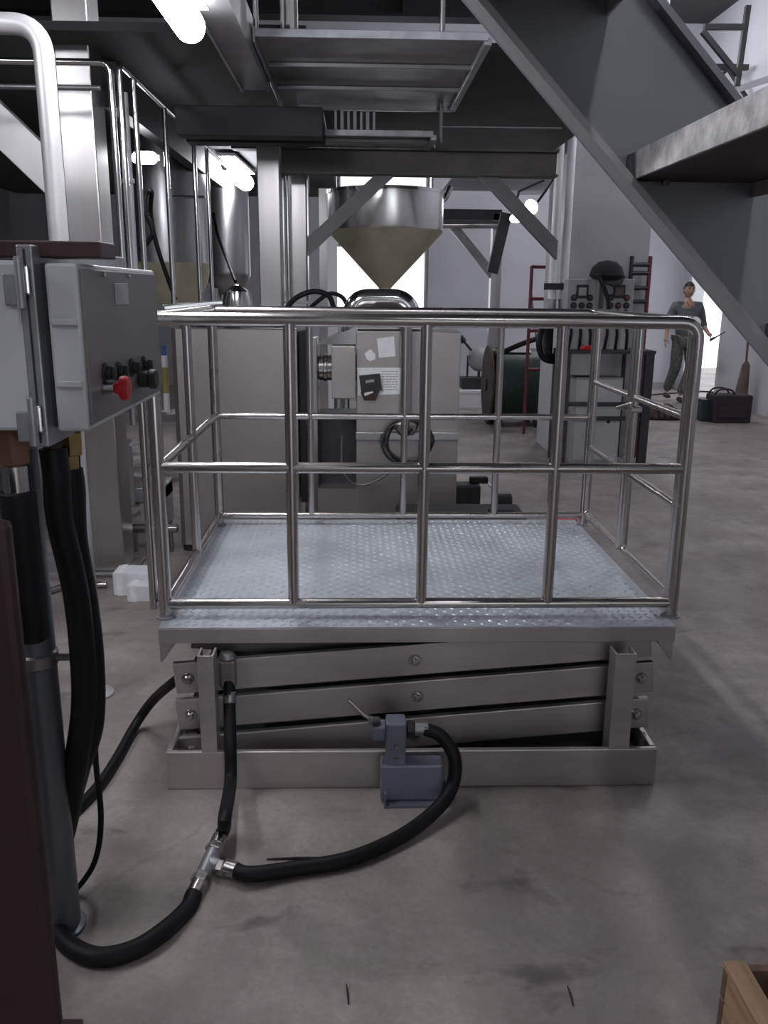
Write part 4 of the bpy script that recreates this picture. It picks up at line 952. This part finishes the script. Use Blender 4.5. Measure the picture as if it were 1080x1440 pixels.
# ------------------------------------------------------------------ person
def person():
    f0 = fl(944, 564); s = 1.0; Y = f0.y; hgt = at(962, 397, Y).z; u = hgt/1.76
    o = Vector((at(962, 480, Y).x, Y, 0))
    root = thing('person', 'person in a grey shirt and grey trousers walking toward the camera by the doorway', 'person', o)
    def P(x, y, z): return o+Vector((x, y, z))*u
    def skin(name, verts, edges, m, parent, sub=2, rootv=0):
        me = bpy.data.meshes.new(name); c = WL[parent.name]
        me.from_pydata([P(*v[:3])-c for v in verts], edges, []); ob = _link(name, me, None, parent); WL[ob.name] = c.copy()
        md = ob.modifiers.new('skin', 'SKIN'); md.use_smooth_shade = True
        for i, v in enumerate(verts):
            sv = me.skin_vertices[0].data[i]; sv.radius = (v[3]*u, (v[4] if len(v) > 4 else v[3])*u); sv.use_root = (i == rootv)
        sb = ob.modifiers.new('sub', 'SUBSURF'); sb.levels = sub; sb.render_levels = sub
        dg = bpy.context.evaluated_depsgraph_get(); m2 = bpy.data.meshes.new_from_object(ob.evaluated_get(dg))
        ob.modifiers.clear(); ob.data = m2; m2.materials.clear(); m2.materials.append(m)
        for p_ in m2.polygons: p_.use_smooth = True
        return ob
    # joints: image left is -x ; walking toward the camera (-y)
    hipL, hipR = (-.085, 0, .90), (.085, 0, .90)
    kneeL, kneeR = (-.12, -.06, .50), (.10, -.10, .50)
    ankL, ankR = (-.17, .10, .13), (-.03, -.10, .09)
    shL, shR = (-.185, 0, 1.42), (.185, 0, 1.42)
    elL, elR = (-.27, .02, 1.17), (.27, .03, 1.15)
    wrL, wrR = (-.31, -.10, .97), (.30, -.16, 1.02)
    V = [(0, 0, .95, .12, .09), (0, 0, 1.15, .12, .09), (0, 0, 1.36, .14, .09), (0, .005, 1.47, .06), (0, -.005, 1.56, .055),
         (*shL, .055), (*elL, .042), (*wrL, .028), (*shR, .055), (*elR, .042), (*wrR, .028),
         (*hipL, .085), (*kneeL, .058), (*ankL, .04), (*hipR, .085), (*kneeR, .058), (*ankR, .04),
         (-.335, -.14, .90, .026, .036), (.31, -.22, 1.0, .026, .036)]
    E_ = [(0, 1), (1, 2), (2, 3), (3, 4), (2, 5), (5, 6), (6, 7), (2, 8), (8, 9), (9, 10), (0, 11), (11, 12), (12, 13), (0, 14), (14, 15), (15, 16), (7, 17), (10, 18)]
    body = skin('body', V, E_, M['skin'], root)
    # fingers
    for (hx, hy, hz), sx in (((-.335, -.14, .90), -1), ((.31, -.22, 1.0), 1)):
        for k in range(4):
            dx = (k-1.5)*.017; L = (.075, .085, .08, .062)[k]
            skin('finger', [(hx+dx*.4, hy+dx, hz-.01, .010), (hx+dx*.4, hy+dx-.008, hz-.01-L*.5, .009), (hx+dx*.4-sx*.02, hy+dx-.015, hz-.01-L*.9, .008)], [(0, 1), (1, 2)], M['skin'], body, 1)
        skin('thumb', [(hx-sx*.01, hy-.025, hz+.03, .011), (hx-sx*.025, hy-.05, hz-.0, .010), (hx-sx*.028, hy-.055, hz-.03, .009)], [(0, 1), (1, 2)], M['skin'], body, 1)
    # head
    hc = P(0, -.015, 1.645); bm = bmesh.new(); bmesh.ops.create_uvsphere(bm, u_segments=28, v_segments=20, radius=1)
    for v in bm.verts:
        x, y, z = v.co; jaw = 1-.28*max(0, -z)**1.3
        yy = y*.098*(1-.12*max(0, -z)*(1 if y > 0 else .1)); xx = x*.078*jaw; zz_ = z*.118
        if y < -.5 and abs(x) < .22 and -.35 < z < .15: yy -= .022*(1-abs(x)/.22)*(1-abs(z+.12)/.3 if abs(z+.12) < .3 else 0)
        if y < -.4 and .05 < z < .28 and .18 < abs(x) < .55: yy += .008
        v.co = hc+Vector((xx, yy, zz_))*u
    hd = obj('head', bm, M['skin'], root, True)
    for sx in (-1, 1):
        lathe('ear', [(0, -.008*u), (.02*u, -.006*u), (.026*u, 0), (.02*u, .008*u), (0, .01*u)], hc+Vector((sx*.078, .01, -.005))*u, M['skin'], hd, (sx, .2, 0), 12)
        lathe('eye', [(0, -.004*u), (.009*u, -.002*u), (.009*u, .002*u), (0, .005*u)], hc+Vector((sx*.03, -.088, .018))*u, M['black'], hd, (0, -1, 0), 10)
        bar('eyebrow', hc+Vector((sx*.016, -.093, .036))*u, hc+Vector((sx*.046, -.083, .037))*u, .006*u, .007*u, M['hair'], hd)
    bar('mouth', hc+Vector((-.022, -.093, -.058))*u, hc+Vector((.022, -.093, -.058))*u, .006*u, .007*u, M['maroon'], hd)
    bm = bmesh.new(); bmesh.ops.create_uvsphere(bm, u_segments=28, v_segments=20, radius=1)
    bmesh.ops.delete(bm, geom=[v for v in bm.verts if v.co.z < (.42 if v.co.y < -.35 else (.05 if v.co.y < .2 else -.35))], context='VERTS')
    for v in bm.verts: v.co = hc+Vector((v.co.x*.084, v.co.y*.104, v.co.z*.128))*u
    obj('hair', bm, M['hair'], hd, True)
    sh = skin('shirt', [(0, 0, .90, .165, .115), (0, 0, 1.12, .158, .112), (0, 0, 1.34, .172, .112), (0, .005, 1.45, .085, .075), (*shL, .078), (*elL, .064), (-.285, -.02, 1.10, .056), (*shR, .078), (*elR, .064), (.28, -.04, 1.10, .056)],
              [(0, 1), (1, 2), (2, 3), (2, 4), (4, 5), (5, 6), (2, 7), (7, 8), (8, 9)], M['shirt'], root)
    prism('collar', [P(-.05, -.085, 1.49), P(.05, -.085, 1.49), P(0, -.105, 1.42)], (0, .015, 0), M['skin'], sh)
    skin('trousers', [(0, .0, .93, .15, .11), (*hipL, .105), (*kneeL, .085), (ankL[0], ankL[1], ankL[2]+.02, .07), (*hipR, .105), (*kneeR, .085), (ankR[0], ankR[1], ankR[2]+.02, .07)],
         [(0, 1), (1, 2), (2, 3), (0, 4), (4, 5), (5, 6)], M['trousers'], root)
    for (x, y, z) in (ankL, ankR):
        zf = z-.09 if z > .1 else 0.
        skin('shoe', [(x, y+.05, zf+.045, .042, .042), (x, y-.05, zf+.042, .044, .04), (x-.01, y-.16, zf+.032, .04, .03)], [(0, 1), (1, 2)], M['shoe'], root, 2)
    t = thing('hand_tool', 'dark stick-like tool held in the right-hand side hand of the person', 'tool', P(.33, -.22, .95))
    tube('tool_handle', [P(.30, -.23, .93), P(.36, -.24, .97)], .018, M['black'], t, 8); tube('tool_bar', [P(.35, -.24, .96), P(.50, -.27, 1.06)], [.012, .007], M['black'], t, 8)
person()

# ------------------------------------------------------------------ groups of look-alikes
GROUPS = {'hydraulic_hose': 'hydraulic hoses of the lift', 'tube_lamp': 'tube lamps of the hall', 'flood_lamp': 'small flood lamps under the mezzanine', 'process_tank': 'stainless process tanks', 'scaffold_frame': 'red scaffold frames', 'button_console': 'push-button consoles on the dark table', 'foam_block': 'white blocks by the column', 'cable_conduit': 'thick conduits under the control box', 'floor_scrap': 'scraps on the concrete', 'cable': 'loose cables'}
for o in col.objects:
    if o.parent is None and o.name.split('.')[0] in GROUPS: o['group'] = GROUPS[o.name.split('.')[0]]
